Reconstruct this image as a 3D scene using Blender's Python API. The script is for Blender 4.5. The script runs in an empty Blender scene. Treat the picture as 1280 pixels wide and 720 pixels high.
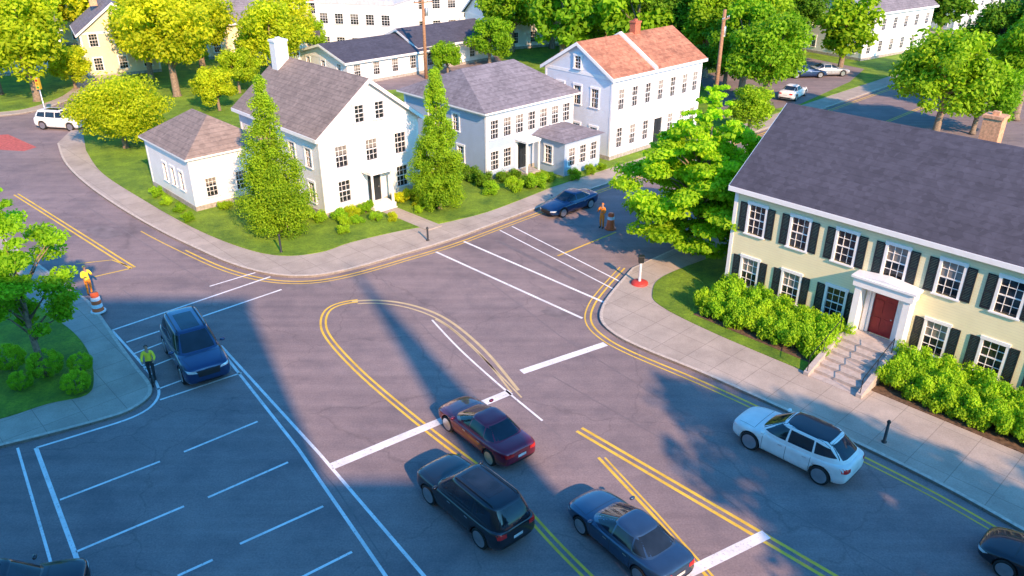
import bpy, bmesh, math, random
import numpy as np
from mathutils import Vector, Matrix
from mathutils.bvhtree import BVHTree
random.seed(7)
sc = bpy.context.scene
LINK = sc.collection.objects.link
PITCH = math.radians(26.5); CAMH = 20.0; F = 1000.0
SP, CP = math.sin(PITCH), math.cos(PITCH)

# ------------------------------------------------------------------ site survey (ground plane metres)
def G(px, py):
    u, v = px - 640.0, py - 360.0
    t = CAMH / (F * SP + v * CP)
    return (u * t, (F * CP - v * SP) * t)
def GP(l): return [G(*p) for p in l]
def smooth(pts, n=5):
    out = []
    for i in range(len(pts) - 1):
        p0 = pts[max(i - 1, 0)]; p1 = pts[i]; p2 = pts[i + 1]; p3 = pts[min(i + 2, len(pts) - 1)]
        for k in range(n):
            t = k / n
            out.append(tuple(0.5 * (2 * p1[j] + (p2[j] - p0[j]) * t + (2 * p0[j] - 5 * p1[j] + 4 * p2[j] - p3[j]) * t * t
                             + (3 * p1[j] - p0[j] - 3 * p2[j] + p3[j]) * t ** 3) for j in (0, 1)))
    out.append(tuple(pts[-1][:2]))
    return out
def offset(pts, d):
    out = []
    for i, p in enumerate(pts):
        a = pts[max(i - 1, 0)]; b = pts[min(i + 1, len(pts) - 1)]
        dx, dy = b[0] - a[0], b[1] - a[1]; l = math.hypot(dx, dy) or 1
        out.append((p[0] - dy / l * d, p[1] + dx / l * d))
    return out

# ------------------------------------------------------------------ materials
def newmat(name):
    m = bpy.data.materials.new(name); m.use_nodes = True
    nt = m.node_tree; bs = nt.nodes['Principled BSDF']
    return m, nt, bs
def N(nt, t, **kw):
    n = nt.nodes.new(t)
    for k, v in kw.items(): setattr(n, k, v)
    return n
def ramp(nt, fac, stops):
    r = N(nt, 'ShaderNodeValToRGB'); e = r.color_ramp.elements
    while len(e) < len(stops): e.new(0.5)
    for i, (p, c) in enumerate(stops):
        e[i].position = p; e[i].color = (c[0], c[1], c[2], 1)
    nt.links.new(fac, r.inputs[0]); return r.outputs[0]
def noise(nt, scale, detail=4, vec=None, rough=.55):
    n = N(nt, 'ShaderNodeTexNoise'); n.inputs['Scale'].default_value = scale
    n.inputs['Detail'].default_value = detail; n.inputs['Roughness'].default_value = rough
    if vec: nt.links.new(vec, n.inputs['Vector'])
    return n.outputs['Fac']
def mixc(nt, a, b, fac, mode='MULTIPLY'):
    m = N(nt, 'ShaderNodeMix', data_type='RGBA', blend_type=mode)
    if isinstance(fac, (int, float)): m.inputs[0].default_value = fac
    else: nt.links.new(fac, m.inputs[0])
    for i, s in ((6, a), (7, b)):
        if isinstance(s, tuple): m.inputs[i].default_value = (*s, 1)
        else: nt.links.new(s, m.inputs[i])
    return m.outputs[2]
def objco(nt): return N(nt, 'ShaderNodeTexCoord').outputs['Object']
def bumpn(nt, bs, h, s=.3, d=.02):
    b = N(nt, 'ShaderNodeBump'); b.inputs['Strength'].default_value = s; b.inputs['Distance'].default_value = d
    nt.links.new(h, b.inputs['Height']); nt.links.new(b.outputs[0], bs.inputs['Normal'])
def M(name, col, rough=.7, metal=0, coat=0, var=.15, scale=3, bump=0, bscale=25):
    m, nt, bs = newmat(name)
    co = objco(nt)
    lo = tuple(c * (1 - var) for c in col); hi = tuple(min(1, c * (1 + var)) for c in col)
    nt.links.new(ramp(nt, noise(nt, scale, 3, co), [(.3, lo), (.7, hi)]), bs.inputs['Base Color'])
    bs.inputs['Roughness'].default_value = rough; bs.inputs['Metallic'].default_value = metal
    bs.inputs['Coat Weight'].default_value = coat; bs.inputs['Coat Roughness'].default_value = .06
    if bump: bumpn(nt, bs, noise(nt, bscale, 3, co), bump)
    return m
def M_siding(name, col, period=.13):
    m, nt, bs = newmat(name); co = objco(nt)
    w = N(nt, 'ShaderNodeTexWave', wave_type='BANDS', bands_direction='Z', wave_profile='SAW')
    w.inputs['Scale'].default_value = 2 * math.pi / (20 * period)
    nt.links.new(co, w.inputs['Vector'])
    base = ramp(nt, noise(nt, 1.3, 5, co), [(.3, tuple(c * .92 for c in col)), (.7, col)])
    lines = ramp(nt, w.outputs['Fac'], [(0, (.70, .70, .72)), (.16, (1, 1, 1))])
    nt.links.new(mixc(nt, base, lines, .7), bs.inputs['Base Color'])
    bs.inputs['Roughness'].default_value = .6
    bumpn(nt, bs, w.outputs['Fac'], .4, .015)
    return m
def M_shingle(name, col, col2, period=.22, line=.7, blot=.70):
    m, nt, bs = newmat(name); co = objco(nt)
    w = N(nt, 'ShaderNodeTexWave', wave_type='BANDS', bands_direction='Z', wave_profile='SAW')
    w.inputs['Scale'].default_value = 2 * math.pi / (20 * period)
    nt.links.new(co, w.inputs['Vector'])
    v = N(nt, 'ShaderNodeTexVoronoi'); v.inputs['Scale'].default_value = 4.2; nt.links.new(co, v.inputs['Vector'])
    sep = N(nt, 'ShaderNodeSeparateColor'); nt.links.new(v.outputs['Color'], sep.inputs[0])
    a = ramp(nt, sep.outputs[0], [(0, col), (1, col2)])
    b = ramp(nt, noise(nt, .7, 5, co, .7), [(.3, (blot, blot, blot)), (.7, (1.0, 1.0, 1.0))])
    c = mixc(nt, a, b, 1.0)
    l = ramp(nt, w.outputs['Fac'], [(0, (.55, .55, .55)), (.2, (1, 1, 1))])
    nt.links.new(mixc(nt, c, l, line), bs.inputs['Base Color'])
    bs.inputs['Roughness'].default_value = .8
    bumpn(nt, bs, w.outputs['Fac'], .5, .025)
    return m

def M_asphalt():
    m, nt, bs = newmat('asphalt'); co = objco(nt)
    big = ramp(nt, noise(nt, .12, 5, co), [(.3, (.28, .222, .22)), (.7, (.375, .292, .28))])
    mid = ramp(nt, noise(nt, 1.1, 6, co, .7), [(.3, (.80, .82, .85)), (.65, (1, 1, 1))])
    blot = ramp(nt, noise(nt, .38, 4, co, .6), [(.36, (.82, .84, .87)), (.5, (1, 1, 1))])
    fine = ramp(nt, noise(nt, 14, 3, co), [(.25, (.76, .76, .76)), (.75, (1.1, 1.1, 1.1))])
    mp = N(nt, 'ShaderNodeMapping'); mp.inputs['Rotation'].default_value = (0, 0, math.radians(50)); mp.inputs['Scale'].default_value = (.05, .9, 1)
    nt.links.new(co, mp.inputs['Vector'])
    streak = ramp(nt, noise(nt, 1.6, 4, mp.outputs[0]), [(.35, (.80, .80, .82)), (.65, (1.04, 1.04, 1.04))])
    nz = N(nt, 'ShaderNodeTexNoise'); nz.inputs['Scale'].default_value = .8; nz.inputs['Detail'].default_value = 4; nt.links.new(co, nz.inputs['Vector'])
    add = N(nt, 'ShaderNodeVectorMath', operation='MULTIPLY_ADD'); nt.links.new(nz.outputs['Color'], add.inputs[0])
    add.inputs[1].default_value = (1.6, 1.6, 0); nt.links.new(co, add.inputs[2])
    vo = N(nt, 'ShaderNodeTexVoronoi', feature='DISTANCE_TO_EDGE'); vo.inputs['Scale'].default_value = .13
    nt.links.new(add.outputs[0], vo.inputs['Vector'])
    crack = ramp(nt, vo.outputs['Distance'], [(0, (.6, .6, .6)), (.006, (1, 1, 1))])
    c = mixc(nt, big, mid, 1.0); c = mixc(nt, c, blot, .9); c = mixc(nt, c, fine, 1.0); c = mixc(nt, c, streak, .8); c = mixc(nt, c, crack, .5)
    nt.links.new(c, bs.inputs['Base Color'])
    bs.inputs['Roughness'].default_value = .8; bs.inputs['Specular IOR Level'].default_value = .3
    bumpn(nt, bs, noise(nt, 40, 2, co), .2, .01)
    return m
def M_walk(name, col, size=1.5):
    m, nt, bs = newmat(name); co = objco(nt)
    mp = N(nt, 'ShaderNodeMapping'); mp.inputs['Rotation'].default_value = (0, 0, math.radians(46.6)); nt.links.new(co, mp.inputs['Vector'])
    b = N(nt, 'ShaderNodeTexBrick', offset=0.0); b.inputs['Scale'].default_value = 1
    b.inputs['Brick Width'].default_value = size; b.inputs['Row Height'].default_value = size
    b.inputs['Mortar Size'].default_value = .015
    b.inputs['Color1'].default_value = (1, 1, 1, 1); b.inputs['Color2'].default_value = (.92, .91, .9, 1); b.inputs['Mortar'].default_value = (.62, .62, .62, 1)
    nt.links.new(mp.outputs[0], b.inputs['Vector'])
    base = ramp(nt, noise(nt, .6, 6, co, .7), [(.3, tuple(c * .68 for c in col)), (.7, col)])
    fine = ramp(nt, noise(nt, 16, 3, co), [(.3, (.85, .85, .85)), (.7, (1.05, 1.05, 1.05))])
    nt.links.new(mixc(nt, mixc(nt, base, b.outputs['Color'], 1.0), fine, 1.0), bs.inputs['Base Color'])
    bs.inputs['Roughness'].default_value = .85
    return m
def M_grass(name='grass', a=(.07, .17, .012), b=(.30, .46, .025)):
    m, nt, bs = newmat(name); co = objco(nt)
    x = ramp(nt, noise(nt, .5, 6, co, .7), [(.3, a), (.68, b)])
    y = ramp(nt, noise(nt, 9, 4, co, .7), [(.3, (.55, .6, .4)), (.7, (1.15, 1.15, 1.1))])
    nt.links.new(mixc(nt, x, y, 1.0), bs.inputs['Base Color']); bs.inputs['Roughness'].default_value = .9
    bumpn(nt, bs, noise(nt, 12, 4, co, .8), .8, .1)
    return m
def M_leaf(name, dark, bright, trans=.35):
    m, nt, bs = newmat(name)
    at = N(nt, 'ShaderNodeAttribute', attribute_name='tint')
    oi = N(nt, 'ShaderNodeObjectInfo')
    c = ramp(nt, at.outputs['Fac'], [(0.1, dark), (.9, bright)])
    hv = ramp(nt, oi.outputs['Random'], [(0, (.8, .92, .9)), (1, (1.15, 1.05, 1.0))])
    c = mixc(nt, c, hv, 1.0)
    nt.links.new(c, bs.inputs['Base Color']); bs.inputs['Roughness'].default_value = .6
    bs.inputs['Specular IOR Level'].default_value = .15
    tr = N(nt, 'ShaderNodeBsdfTranslucent'); nt.links.new(mixc(nt, c, (1.3, 1.4, .5), 1.0), tr.inputs[0])
    mx = N(nt, 'ShaderNodeMixShader'); mx.inputs[0].default_value = trans
    nt.links.new(bs.outputs[0], mx.inputs[1]); nt.links.new(tr.outputs[0], mx.inputs[2])
    nt.links.new(mx.outputs[0], nt.nodes['Material Output'].inputs[0])
    return m
def M_paintline(name, col, under=(.32, .255, .245), lo=.33, hi=.44):
    m, nt, bs = newmat(name); co = objco(nt)
    w = ramp(nt, noise(nt, 7, 6, co, .8), [(lo, under), (hi, col)])
    w2 = ramp(nt, noise(nt, .8, 4, co, .7), [(.3, (.72, .72, .72)), (.6, (1, 1, 1))])
    nt.links.new(mixc(nt, w, w2, 1.0), bs.inputs['Base Color']); bs.inputs['Roughness'].default_value = .7
    return m

ASPH = M_asphalt()
PATCH = M('tar_patch', (.21, .17, .17), .75, var=.25, scale=1.5)
TAR = M('tar_seam', (.19, .155, .155), .6)
WALK = M_walk('concrete_paving', (.56, .48, .41))
KERB = M('granite_kerb', (.56, .49, .42), .8, var=.2, scale=6)
GRASS = M_grass(); MULCH = M('mulch', (.13, .08, .05), .95, var=.5, scale=6, bump=.6)
EARTH = M_grass('meadow', (.04, .10, .012), (.16, .26, .025))
WHITE = M_paintline('white_road_paint', (.92, .92, .92))
YELLOW = M_paintline('yellow_road_paint', (.92, .60, .06))
FADED = M('faded_tan_road_paint', (.60, .47, .26), .7, var=.12, scale=2)
L_BR = M_leaf('leaves_bright', (.16, .25, .006), (.70, .76, .03), .45)
L_MID = M_leaf('leaves_green', (.06, .18, .008), (.36, .58, .022), .4)
L_DK = M_leaf('leaves_dark', (.03, .10, .008), (.17, .35, .018), .3)
L_CON = M_leaf('leaves_fir', (.08, .20, .010), (.44, .64, .028), .35)
L_MAP = M_leaf('leaves_maple', (.09, .25, .010), (.50, .78, .03), .45)
L_HEDGE = M_leaf('leaves_hedge', (.08, .24, .010), (.44, .70, .03), .35)
BARK = M('bark', (.24, .18, .13), .9, var=.4, scale=8, bump=.5)
S_WHITE = M_siding('white_clapboard', (.90, .91, .93))
S_PALE = M_siding('pale_blue_white_clapboard', (.76, .82, .92))
S_BLUE = M_siding('blue_grey_clapboard', (.42, .53, .70))
S_GREEN = M_siding('cream_clapboard_walls', (.97, .90, .58))
S_CREAM = M_siding('cream_clapboard', (.84, .72, .50))
S_GREY = M_siding('grey_clapboard', (.6, .6, .62))
TRIM = M('white_trim', (.90, .90, .90), .5, var=.04)
R_BROWN = M_shingle('brown_shingle', (.26, .205, .18), (.36, .285, .25))
R_GREY = M_shingle('grey_shingle', (.21, .19, .215), (.30, .275, .31))
R_DARK = M_shingle('dark_shingle', (.068, .066, .092), (.095, .093, .128), line=.4)
R_ORANGE = M_shingle('terracotta_shingle', (.48, .19, .11), (.66, .30, .18), line=.5, blot=.5)
STONE = M('foundation_stone', (.38, .35, .32), .9, var=.3, scale=5, bump=.4)
BRICK = M('chimney_brick', (.66, .36, .20), .85, var=.3, scale=9, bump=.3)
REDBRICK = M('red_chimney_brick', (.5, .14, .08), .85, var=.3, scale=9, bump=.3)
SHUT = M('black_shutter', (.016, .022, .03), .5)
REDDOOR = M('red_door', (.30, .02, .025), .4)
DARKMET = M('dark_metal', (.03, .033, .036), .45, metal=.4)
STEEL = M('steel', (.5, .5, .52), .35, metal=.8)
PALEMET = M('pale_painted_metal', (.62, .64, .68), .5)
RUBBER = M('rubber', (.02, .02, .021), .85)
BLACKPL = M('black_plastic', (.02, .02, .022), .5)
RIM = M('alloy', (.62, .62, .64), .3, metal=.9)
HEADL = M('lamp_lens', (.8, .83, .85), .1, metal=.3, coat=1)
TAILL = M('tail_lens', (.75, .015, .015), .15, coat=1)
PLATE = M('plate', (.7, .7, .72), .5)
WOOD = M('pole_wood', (.34, .18, .10), .9, var=.3, scale=6)
def glassmat(name, col, rough=.06, vary=False):
    m, nt, bs = newmat(name); co = objco(nt)
    c = ramp(nt, noise(nt, 1.2, 2, co), [(.35, col), (.7, tuple(c * 2.2 for c in col))])
    if vary:
        oi = N(nt, 'ShaderNodeObjectInfo')
        sp = N(nt, 'ShaderNodeSeparateXYZ'); nt.links.new(co, sp.inputs[0])
        r1 = ramp(nt, oi.outputs['Random'], [(.62, (0, 0, 0)), (.63, (1, 1, 1))])
        gz = N(nt, 'ShaderNodeMath', operation='GREATER_THAN'); nt.links.new(sp.outputs['Z'], gz.inputs[0]); gz.inputs[1].default_value = .82
        mu = N(nt, 'ShaderNodeMath', operation='MULTIPLY'); nt.links.new(gz.outputs[0], mu.inputs[0]); nt.links.new(r1, mu.inputs[1])
        c = mixc(nt, c, (.22, .21, .20), mu.outputs[0], 'MIX')
    nt.links.new(c, bs.inputs['Base Color'])
    bs.inputs['Roughness'].default_value = rough; bs.inputs['Specular IOR Level'].default_value = .6
    return m
WGLASS = glassmat('window_glass', (.012, .016, .022), vary=True); CGLASS = glassmat('car_glass', (.010, .016, .026), .03)

# ------------------------------------------------------------------ mesh builder
class MB:
    def __init__(s): s.v = []; s.f = []; s.m = []
    def add(s, vs, fs, mi=0):
        o = len(s.v); s.v += [tuple(x) for x in vs]
        for f in fs: s.f.append([o + i for i in f]); s.m.append(mi)
    def box(s, x0, x1, y0, y1, z0, z1, mi=0):
        s.add([(x0, y0, z0), (x1, y0, z0), (x1, y1, z0), (x0, y1, z0), (x0, y0, z1), (x1, y0, z1), (x1, y1, z1), (x0, y1, z1)],
              [(0, 3, 2, 1), (4, 5, 6, 7), (0, 1, 5, 4), (1, 2, 6, 5), (2, 3, 7, 6), (3, 0, 4, 7)], mi)
    def prism(s, poly, z0, z1, mi=0):
        a = sum(poly[i][0] * poly[(i + 1) % len(poly)][1] - poly[(i + 1) % len(poly)][0] * poly[i][1] for i in range(len(poly)))
        if a < 0: poly = poly[::-1]
        n = len(poly)
        s.add([(p[0], p[1], z0) for p in poly] + [(p[0], p[1], z1) for p in poly],
              [tuple(range(n - 1, -1, -1)), tuple(range(n, 2 * n))] + [(i, (i + 1) % n, n + (i + 1) % n, n + i) for i in range(n)], mi)
    def xprism(s, prof, x0, x1, mi=0):
        n = len(prof)
        s.add([(x0, p[0], p[1]) for p in prof] + [(x1, p[0], p[1]) for p in prof],
              [tuple(range(n - 1, -1, -1)), tuple(range(n, 2 * n))] + [(i, (i + 1) % n, n + (i + 1) % n, n + i) for i in range(n)], mi)
    def yprism(s, prof, y0, y1, mi=0):
        n = len(prof)
        s.add([(p[0], y0, p[1]) for p in prof] + [(p[0], y1, p[1]) for p in prof],
              [tuple(range(n)), tuple(range(2 * n - 1, n - 1, -1))] + [(n + i, n + (i + 1) % n, (i + 1) % n, i) for i in range(n)], mi)
    def tube(s, pts, rad, n=8, mi=0, cap=True):
        pts = [Vector(p) for p in pts]; o = len(s.v)
        for i, p in enumerate(pts):
            d = (pts[min(i + 1, len(pts) - 1)] - pts[max(i - 1, 0)]).normalized()
            a = d.orthogonal().normalized() if abs(d.z) < .9 else Vector((1, 0, 0))
            a = (a - d * a.dot(d)).normalized(); b = d.cross(a)
            for k in range(n):
                t = 2 * math.pi * k / n; s.v.append(tuple(p + (a * math.cos(t) + b * math.sin(t)) * rad[i]))
        for i in range(len(pts) - 1):
            for k in range(n):
                s.f.append([o + i * n + k, o + i * n + (k + 1) % n, o + (i + 1) * n + (k + 1) % n, o + (i + 1) * n + k]); s.m.append(mi)
        if cap:
            s.f.append([o + k for k in range(n - 1, -1, -1)]); s.m.append(mi)
            s.f.append([o + (len(pts) - 1) * n + k for k in range(n)]); s.m.append(mi)
    def lathe(s, prof, n=20, axis='z', c=(0, 0, 0), mi=0):
        o = len(s.v)
        for r, h in prof:
            for k in range(n):
                t = 2 * math.pi * k / n; x, y = r * math.cos(t), r * math.sin(t)
                p = (x, y, h) if axis == 'z' else (x, h, y)
                s.v.append((p[0] + c[0], p[1] + c[1], p[2] + c[2]))
        for i in range(len(prof) - 1):
            for k in range(n):
                q = [o + i * n + k, o + i * n + (k + 1) % n, o + (i + 1) * n + (k + 1) % n, o + (i + 1) * n + k]
                s.f.append(q if axis == 'z' else q[::-1]); s.m.append(mi)
        s.f.append([o + k for k in range(n)]); s.m.append(mi)
        s.f.append([o + (len(prof) - 1) * n + k for k in range(n)]); s.m.append(mi)
    def ell(s, c, r, n=10, mi=0):
        prof = [(max(.001, math.sin(math.pi * i / n)), -math.cos(math.pi * i / n)) for i in range(n + 1)]
        o = len(s.v); s.lathe(prof, 2 * n, mi=mi)
        for i in range(o, len(s.v)):
            x, y, z = s.v[i]; s.v[i] = (c[0] + x * r[0], c[1] + y * r[1], c[2] + z * r[2])
    def mesh(s, name, mats, smooth=False, bevel=0):
        me = bpy.data.meshes.new(name); me.from_pydata(s.v, [], s.f)
        for m in mats: me.materials.append(m)
        me.polygons.foreach_set('material_index', s.m)
        if smooth: me.polygons.foreach_set('use_smooth', [True] * len(s.f))
        me.update(); return me
def obj(name, me, parent=None, loc=(0, 0, 0), rz=0, **props):
    o = bpy.data.objects.new(name, me); LINK(o)
    o.location = loc; o.rotation_euler = (0, 0, rz)
    if parent: o.parent = parent
    for k, v in props.items(): o[k] = v
    return o
def root(name, label, cat, loc=(0, 0, 0), rz=0, group=None, scale=None):
    o = obj(name, None, None, loc, rz, label=label, category=cat)
    o.empty_display_size = .5
    if group: o['group'] = group
    if scale: o.scale = scale
    return o
def bev(o, w, seg=2):
    m = o.modifiers.new('b', 'BEVEL'); m.width = w; m.segments = seg; m.limit_method = 'ANGLE'; return o

# ------------------------------------------------------------------ ground, road, blocks
mb = MB(); mb.add([(-1500, -600, 0), (1500, -600, 0), (1500, 2500, 0), (-1500, 2500, 0)], [(0, 1, 2, 3)])
obj('ground', mb.mesh('ground', [EARTH]), kind='structure')
mb = MB(); mb.add([(-130, -60, .004), (110, -60, .004), (110, 130, .004), (-130, 130, .004)], [(0, 1, 2, 3)])
obj('road', mb.mesh('road', [ASPH]), kind='structure')

ADIR = (.727, .687); BDIR = (-.687, .727)
def along(p, d, s): return (p[0] + d[0] * s, p[1] + d[1] * s)
def kerbstrip(name, pts, side):
    inner = offset(pts, side * .16); m = MB(); n = len(pts)
    vs = [(p[0], p[1], 0) for p in pts] + [(p[0], p[1], .125) for p in pts] + [(p[0] * .85 + q[0] * .15, p[1] * .85 + q[1] * .15, .139) for p, q in zip(pts, inner)] + [(q[0], q[1], .139) for q in inner]
    fs = []
    for i in range(n - 1):
        for k in range(3): fs.append((k * n + i, k * n + i + 1, (k + 1) * n + i + 1, (k + 1) * n + i))
    m.add(vs, fs); obj(name, m.mesh(name, [KERB]), kind='structure')

k1 = smooth(GP([(72, 181), (80, 203), (102, 227), (140, 255), (190, 285), (240, 310), (290, 332), (340, 345), (390, 347), (440, 338), (500, 321), (560, 303), (620, 281), (690, 255)]))
k1 += [along(k1[-1], ADIR, s) for s in (8, 20, 40, 70, 100)]
blk = MB(); blk.prism(k1 + [(-10, 190), (-75, 190), G(118, 128), G(96, 158)], 0, .13)
obj('pavement', blk.mesh('pavement', [WALK]), kind='structure'); kerbstrip('kerb', k1, 1)
l1 = smooth(GP([(108, 190), (128, 218), (180, 252), (240, 286), (300, 311), (350, 322), (400, 318), (440, 305), (500, 291), (545, 283), (600, 270), (640, 256), (690, 236)]))
l1 += [along(l1[-1], ADIR, s) for s in (4, 8, 20, 40, 95)]
gr = MB(); gr.prism(l1 + [(-5, 185), (-70, 185), G(124, 128), G(104, 165)], .12, .17)
obj('lawn', gr.mesh('lawn', [GRASS]), kind='structure')

k2c = smooth(GP([(1280, 668), (1180, 612), (1080, 562), (980, 515), (880, 470), (800, 437), (766, 419), (750, 402), (753, 383), (768, 362), (790, 337)]))
k2 = [along(k2c[0], (.687, -.727), s) for s in (60, 25, 8)] + k2c + [along(k2c[-1], ADIR, s) for s in (6, 15, 30)]
blk = MB(); blk.prism(k2 + [(60, 60), (90, 20)], 0, .13)
obj('pavement', blk.mesh('pavement', [WALK]), kind='structure'); kerbstrip('kerb', k2, -1)
GH = (11.56, 39.1)
def gl(x, y): return (GH[0] + .687 * x + .727 * y, GH[1] - .727 * x + .687 * y)
gr = MB(); gr.prism(smooth([gl(-3.2, 4), gl(-3.6, -.5), gl(-2.8, -2.6), gl(-1.5, -3.6), gl(2, -4.0), gl(7.1, -4.0)]) + [gl(7.1, 0.5), gl(0, .5), gl(0, 12), gl(-3.2, 12)], .12, .165)
obj('lawn', gr.mesh('lawn', [GRASS]), kind='structure')
gr = MB(); gr.prism([gl(9.8, -3.3), gl(30, -3.3), gl(30, .5), gl(9.8, .5)], .12, .165)
obj('mulch_bed', gr.mesh('mulch_bed', [MULCH]), kind='structure')
gr = MB(); gr.prism([gl(.3, -3.2), gl(7.0, -3.2), gl(7.0, -.1), gl(.3, -.1)], .15, .18)
obj('mulch_bed', gr.mesh('mulch_bed', [MULCH]), kind='structure')
k3 = smooth(GP([(-60, 577), (0, 561), (60, 546), (120, 530), (160, 517), (186, 500), (190, 484), (172, 460), (150, 430), (128, 398), (112, 378)]))
k3 += [along(k3[-1], (-.74, .67), s) for s in (4, 15, 40, 90)]
blk = MB(); blk.prism(k3 + [(-130, 60), (-60, 5)], 0, .13)
obj('pavement', blk.mesh('pavement', [WALK]), kind='structure'); kerbstrip('kerb', k3, 1)
gr = MB(); gr.prism(smooth(GP([(-60, 535), (0, 527), (60, 508), (108, 497), (118, 478), (112, 445), (92, 418), (60, 395)])) + [along(G(60, 395), (-.74, .67), s) for s in (5, 30)] + [(-80, 30)], .12, .165)
obj('lawn', gr.mesh('lawn', [GRASS]), kind='structure')
k5 = smooth(GP([(-400, 160), (-100, 152), (0, 146), (48, 139), (92, 124), (110, 112)])) + [(-80, 190)]
blk = MB(); blk.prism(k5 + [(-190, 190), (-190, 70)], 0, .13)
obj('pavement', blk.mesh('pavement', [WALK]), kind='structure'); kerbstrip('kerb', k5, 1)
gr = MB(); gr.prism(offset(k5, 1.6) + [(-185, 188), (-185, 74)], .12, .17)
obj('lawn', gr.mesh('lawn', [GRASS]), kind='structure')
gr = MB(); gr.prism([along(G(790, 337), ADIR, 66), along(G(790, 337), ADIR, 100), (110, 110), (110, 60), (70, 66)], 0, .12)
obj('lawn', gr.mesh('lawn', [GRASS]), kind='structure')
yd = MB(); yd.prism([G(905, 150), G(1000, 132), G(1062, 104), G(1080, 88), G(1010, 74), G(870, 96)], .15, .178)
yd.prism([G(360, 124), G(520, 112), G(640, 92), G(620, 70), G(380, 90)], .15, .178)
obj('car_park', yd.mesh('car_park', [ASPH]), kind='structure')

# ------------------------------------------------------------------ markings
def stripes(name, mat, items, z=.009):
    m = MB()
    for pts, w in items:
        a = offset(pts, w / 2); b = offset(pts, -w / 2); n = len(pts)
        m.add([(p[0], p[1], z) for p in b] + [(p[0], p[1], z) for p in a], [(i, i + 1, n + i + 1, n + i) for i in range(n - 1)])
    obj(name, m.mesh(name, [mat]), kind='structure')
def L(*p, w=.13): return (GP(list(p)), w)
W = [
    L((140, 413), (338, 346)), L((158, 428), (352, 362), w=.13), L((262, 358), (322, 340), w=.1),
    L((240, 392), (372, 560), (482, 720), (560, 845)), L((276, 432), (400, 568), (530, 720), (640, 860)),
    L((415, 583), (638, 490), w=.42), L((652, 465), (757, 430), w=.40), L((848, 722), (958, 668), w=.42),
    L((545, 315), (728, 398), w=.16), L((580, 302), (755, 378), w=.16),
    L((625, 288), (768, 362), w=.1), L((640, 283), (775, 352), w=.1),
    L((75, 625), (200, 577), w=.11), L((95, 690), (230, 633), w=.11), L((230, 565), (322, 527), w=.11), L((260, 622), (360, 578), w=.11),
    L((300, 680), (404, 633), w=.11), L((222, 720), (266, 700), w=.11), L((345, 738), (440, 690), w=.11),
    L((45, 560), (93, 690), (120, 765), w=.16), L((22, 560), (58, 684), (80, 760), w=.10),
    L((196, 487), (242, 470), w=.11), L((200, 500), (302, 466), w=.11), L((168, 442), (215, 424), w=.11), L((180, 462), (226, 444), w=.11),
]
W.append((smooth(GP([(45, 560), (110, 540), (165, 522), (192, 505), (198, 485), (180, 458), (140, 413)])), .12))
W.append((smooth(GP([(540, 400), (575, 437), (625, 482), (678, 526)])), .10))
stripes('white_markings', WHITE, W)
U = smooth(GP([(770, 755), (700, 686), (630, 611), (575, 568), (520, 525), (455, 470), (415, 428), (404, 405), (412, 386), (440, 377), (480, 376), (520, 383), (560, 400), (605, 437), (648, 488)]))
Y = []; FD = []
def dbl(pts, w=.11, gap=.13):
    Y.append((offset(pts, gap), w)); Y.append((offset(pts, -gap), w))
dbl(U[:-24]); FD.append((U[-26:], .15)); FD.append((offset(U[-25:], -.34), .10)); FD.append((smooth(GP([(544, 399), (565, 412), (598, 442), (630, 474), (652, 497)])), .08))
dbl(GP([(724, 537), (1040, 722), (1150, 790)]), .14, .16)
Y.append((GP([(748, 572), (815, 643), (890, 728)]), .12)); Y.append((GP([(756, 572), (822, 643), (898, 728)]), .08))
ke = offset(k2[:-3], .45); Y.append((ke, .1)); Y.append((offset(k2[:-3], .75), .07))
Y.append((offset(k1[25:], -.45), .1)); Y.append((offset(k1[20:], -.75), .07))
dbl(GP([(20, 243), (60, 268), (120, 306), (166, 335)]), .11, .14); Y.append((GP([(166, 335), (118, 346)]), .1)); Y.append((GP([(166, 335), (140, 325), (95, 330)]), .08))
cl = [along(G(697, 320), ADIR, s) for s in (0, 5.5)]; Y.append((cl, .12))
cl = [along(G(697, 320), ADIR, s) for s in (12, 60)]; dbl(cl, .1, .13)
stripes('yellow_markings', YELLOW, Y, .0085); stripes('faded_markings', FADED, FD, .0085)
seams = [L((690, 470), (1130, 722), w=.05), L((570, 320), (700, 420), (860, 520), w=.05), L((470, 340), (540, 420), (700, 545), w=.04), L((620, 300), (720, 350), w=.3),
         L((150, 360), (300, 470), (420, 610), (500, 730), w=.05), L((850, 575), (1000, 700), w=.04), L((920, 470), (1260, 650), w=.05), L((80, 240), (330, 400), w=.05)]
stripes('tar_seams', TAR, seams, .0065)
pt = MB()
for (x, y, w, h, r) in [(385, 356, 2.6, 1.3, .2), (695, 392, 1.6, .9, -.7), (130, 290, 3, 1.4, -.7)]:
    cx, cy = G(x, y); pl = []
    for k in range(14):
        t = 2 * math.pi * k / 14; rr = 1 + random.uniform(-.12, .12)
        a, b = w * .5 * rr * math.copysign(abs(math.cos(t)) ** .5, math.cos(t)), h * .5 * rr * math.copysign(abs(math.sin(t)) ** .5, math.sin(t))
        pl.append((cx + a * math.cos(r) - b * math.sin(r), cy + a * math.sin(r) + b * math.cos(r), .0055))
    pt.add(pl, [tuple(range(14))])
obj('tar_patches', pt.mesh('tar_patches', [PATCH]), kind='structure')
rb = MB(); rb.add([(*G(-60, 172), .006), (*G(10, 168), .006), (*G(46, 184), .006), (*G(30, 189), .006), (*G(-60, 184), .006)], [(4, 3, 2, 1, 0)])
obj('brick_crossing', rb.mesh('brick_crossing', [M('red_brick_paving', (.5, .12, .10), .8, var=.3, scale=4)]), kind='structure')

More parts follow.
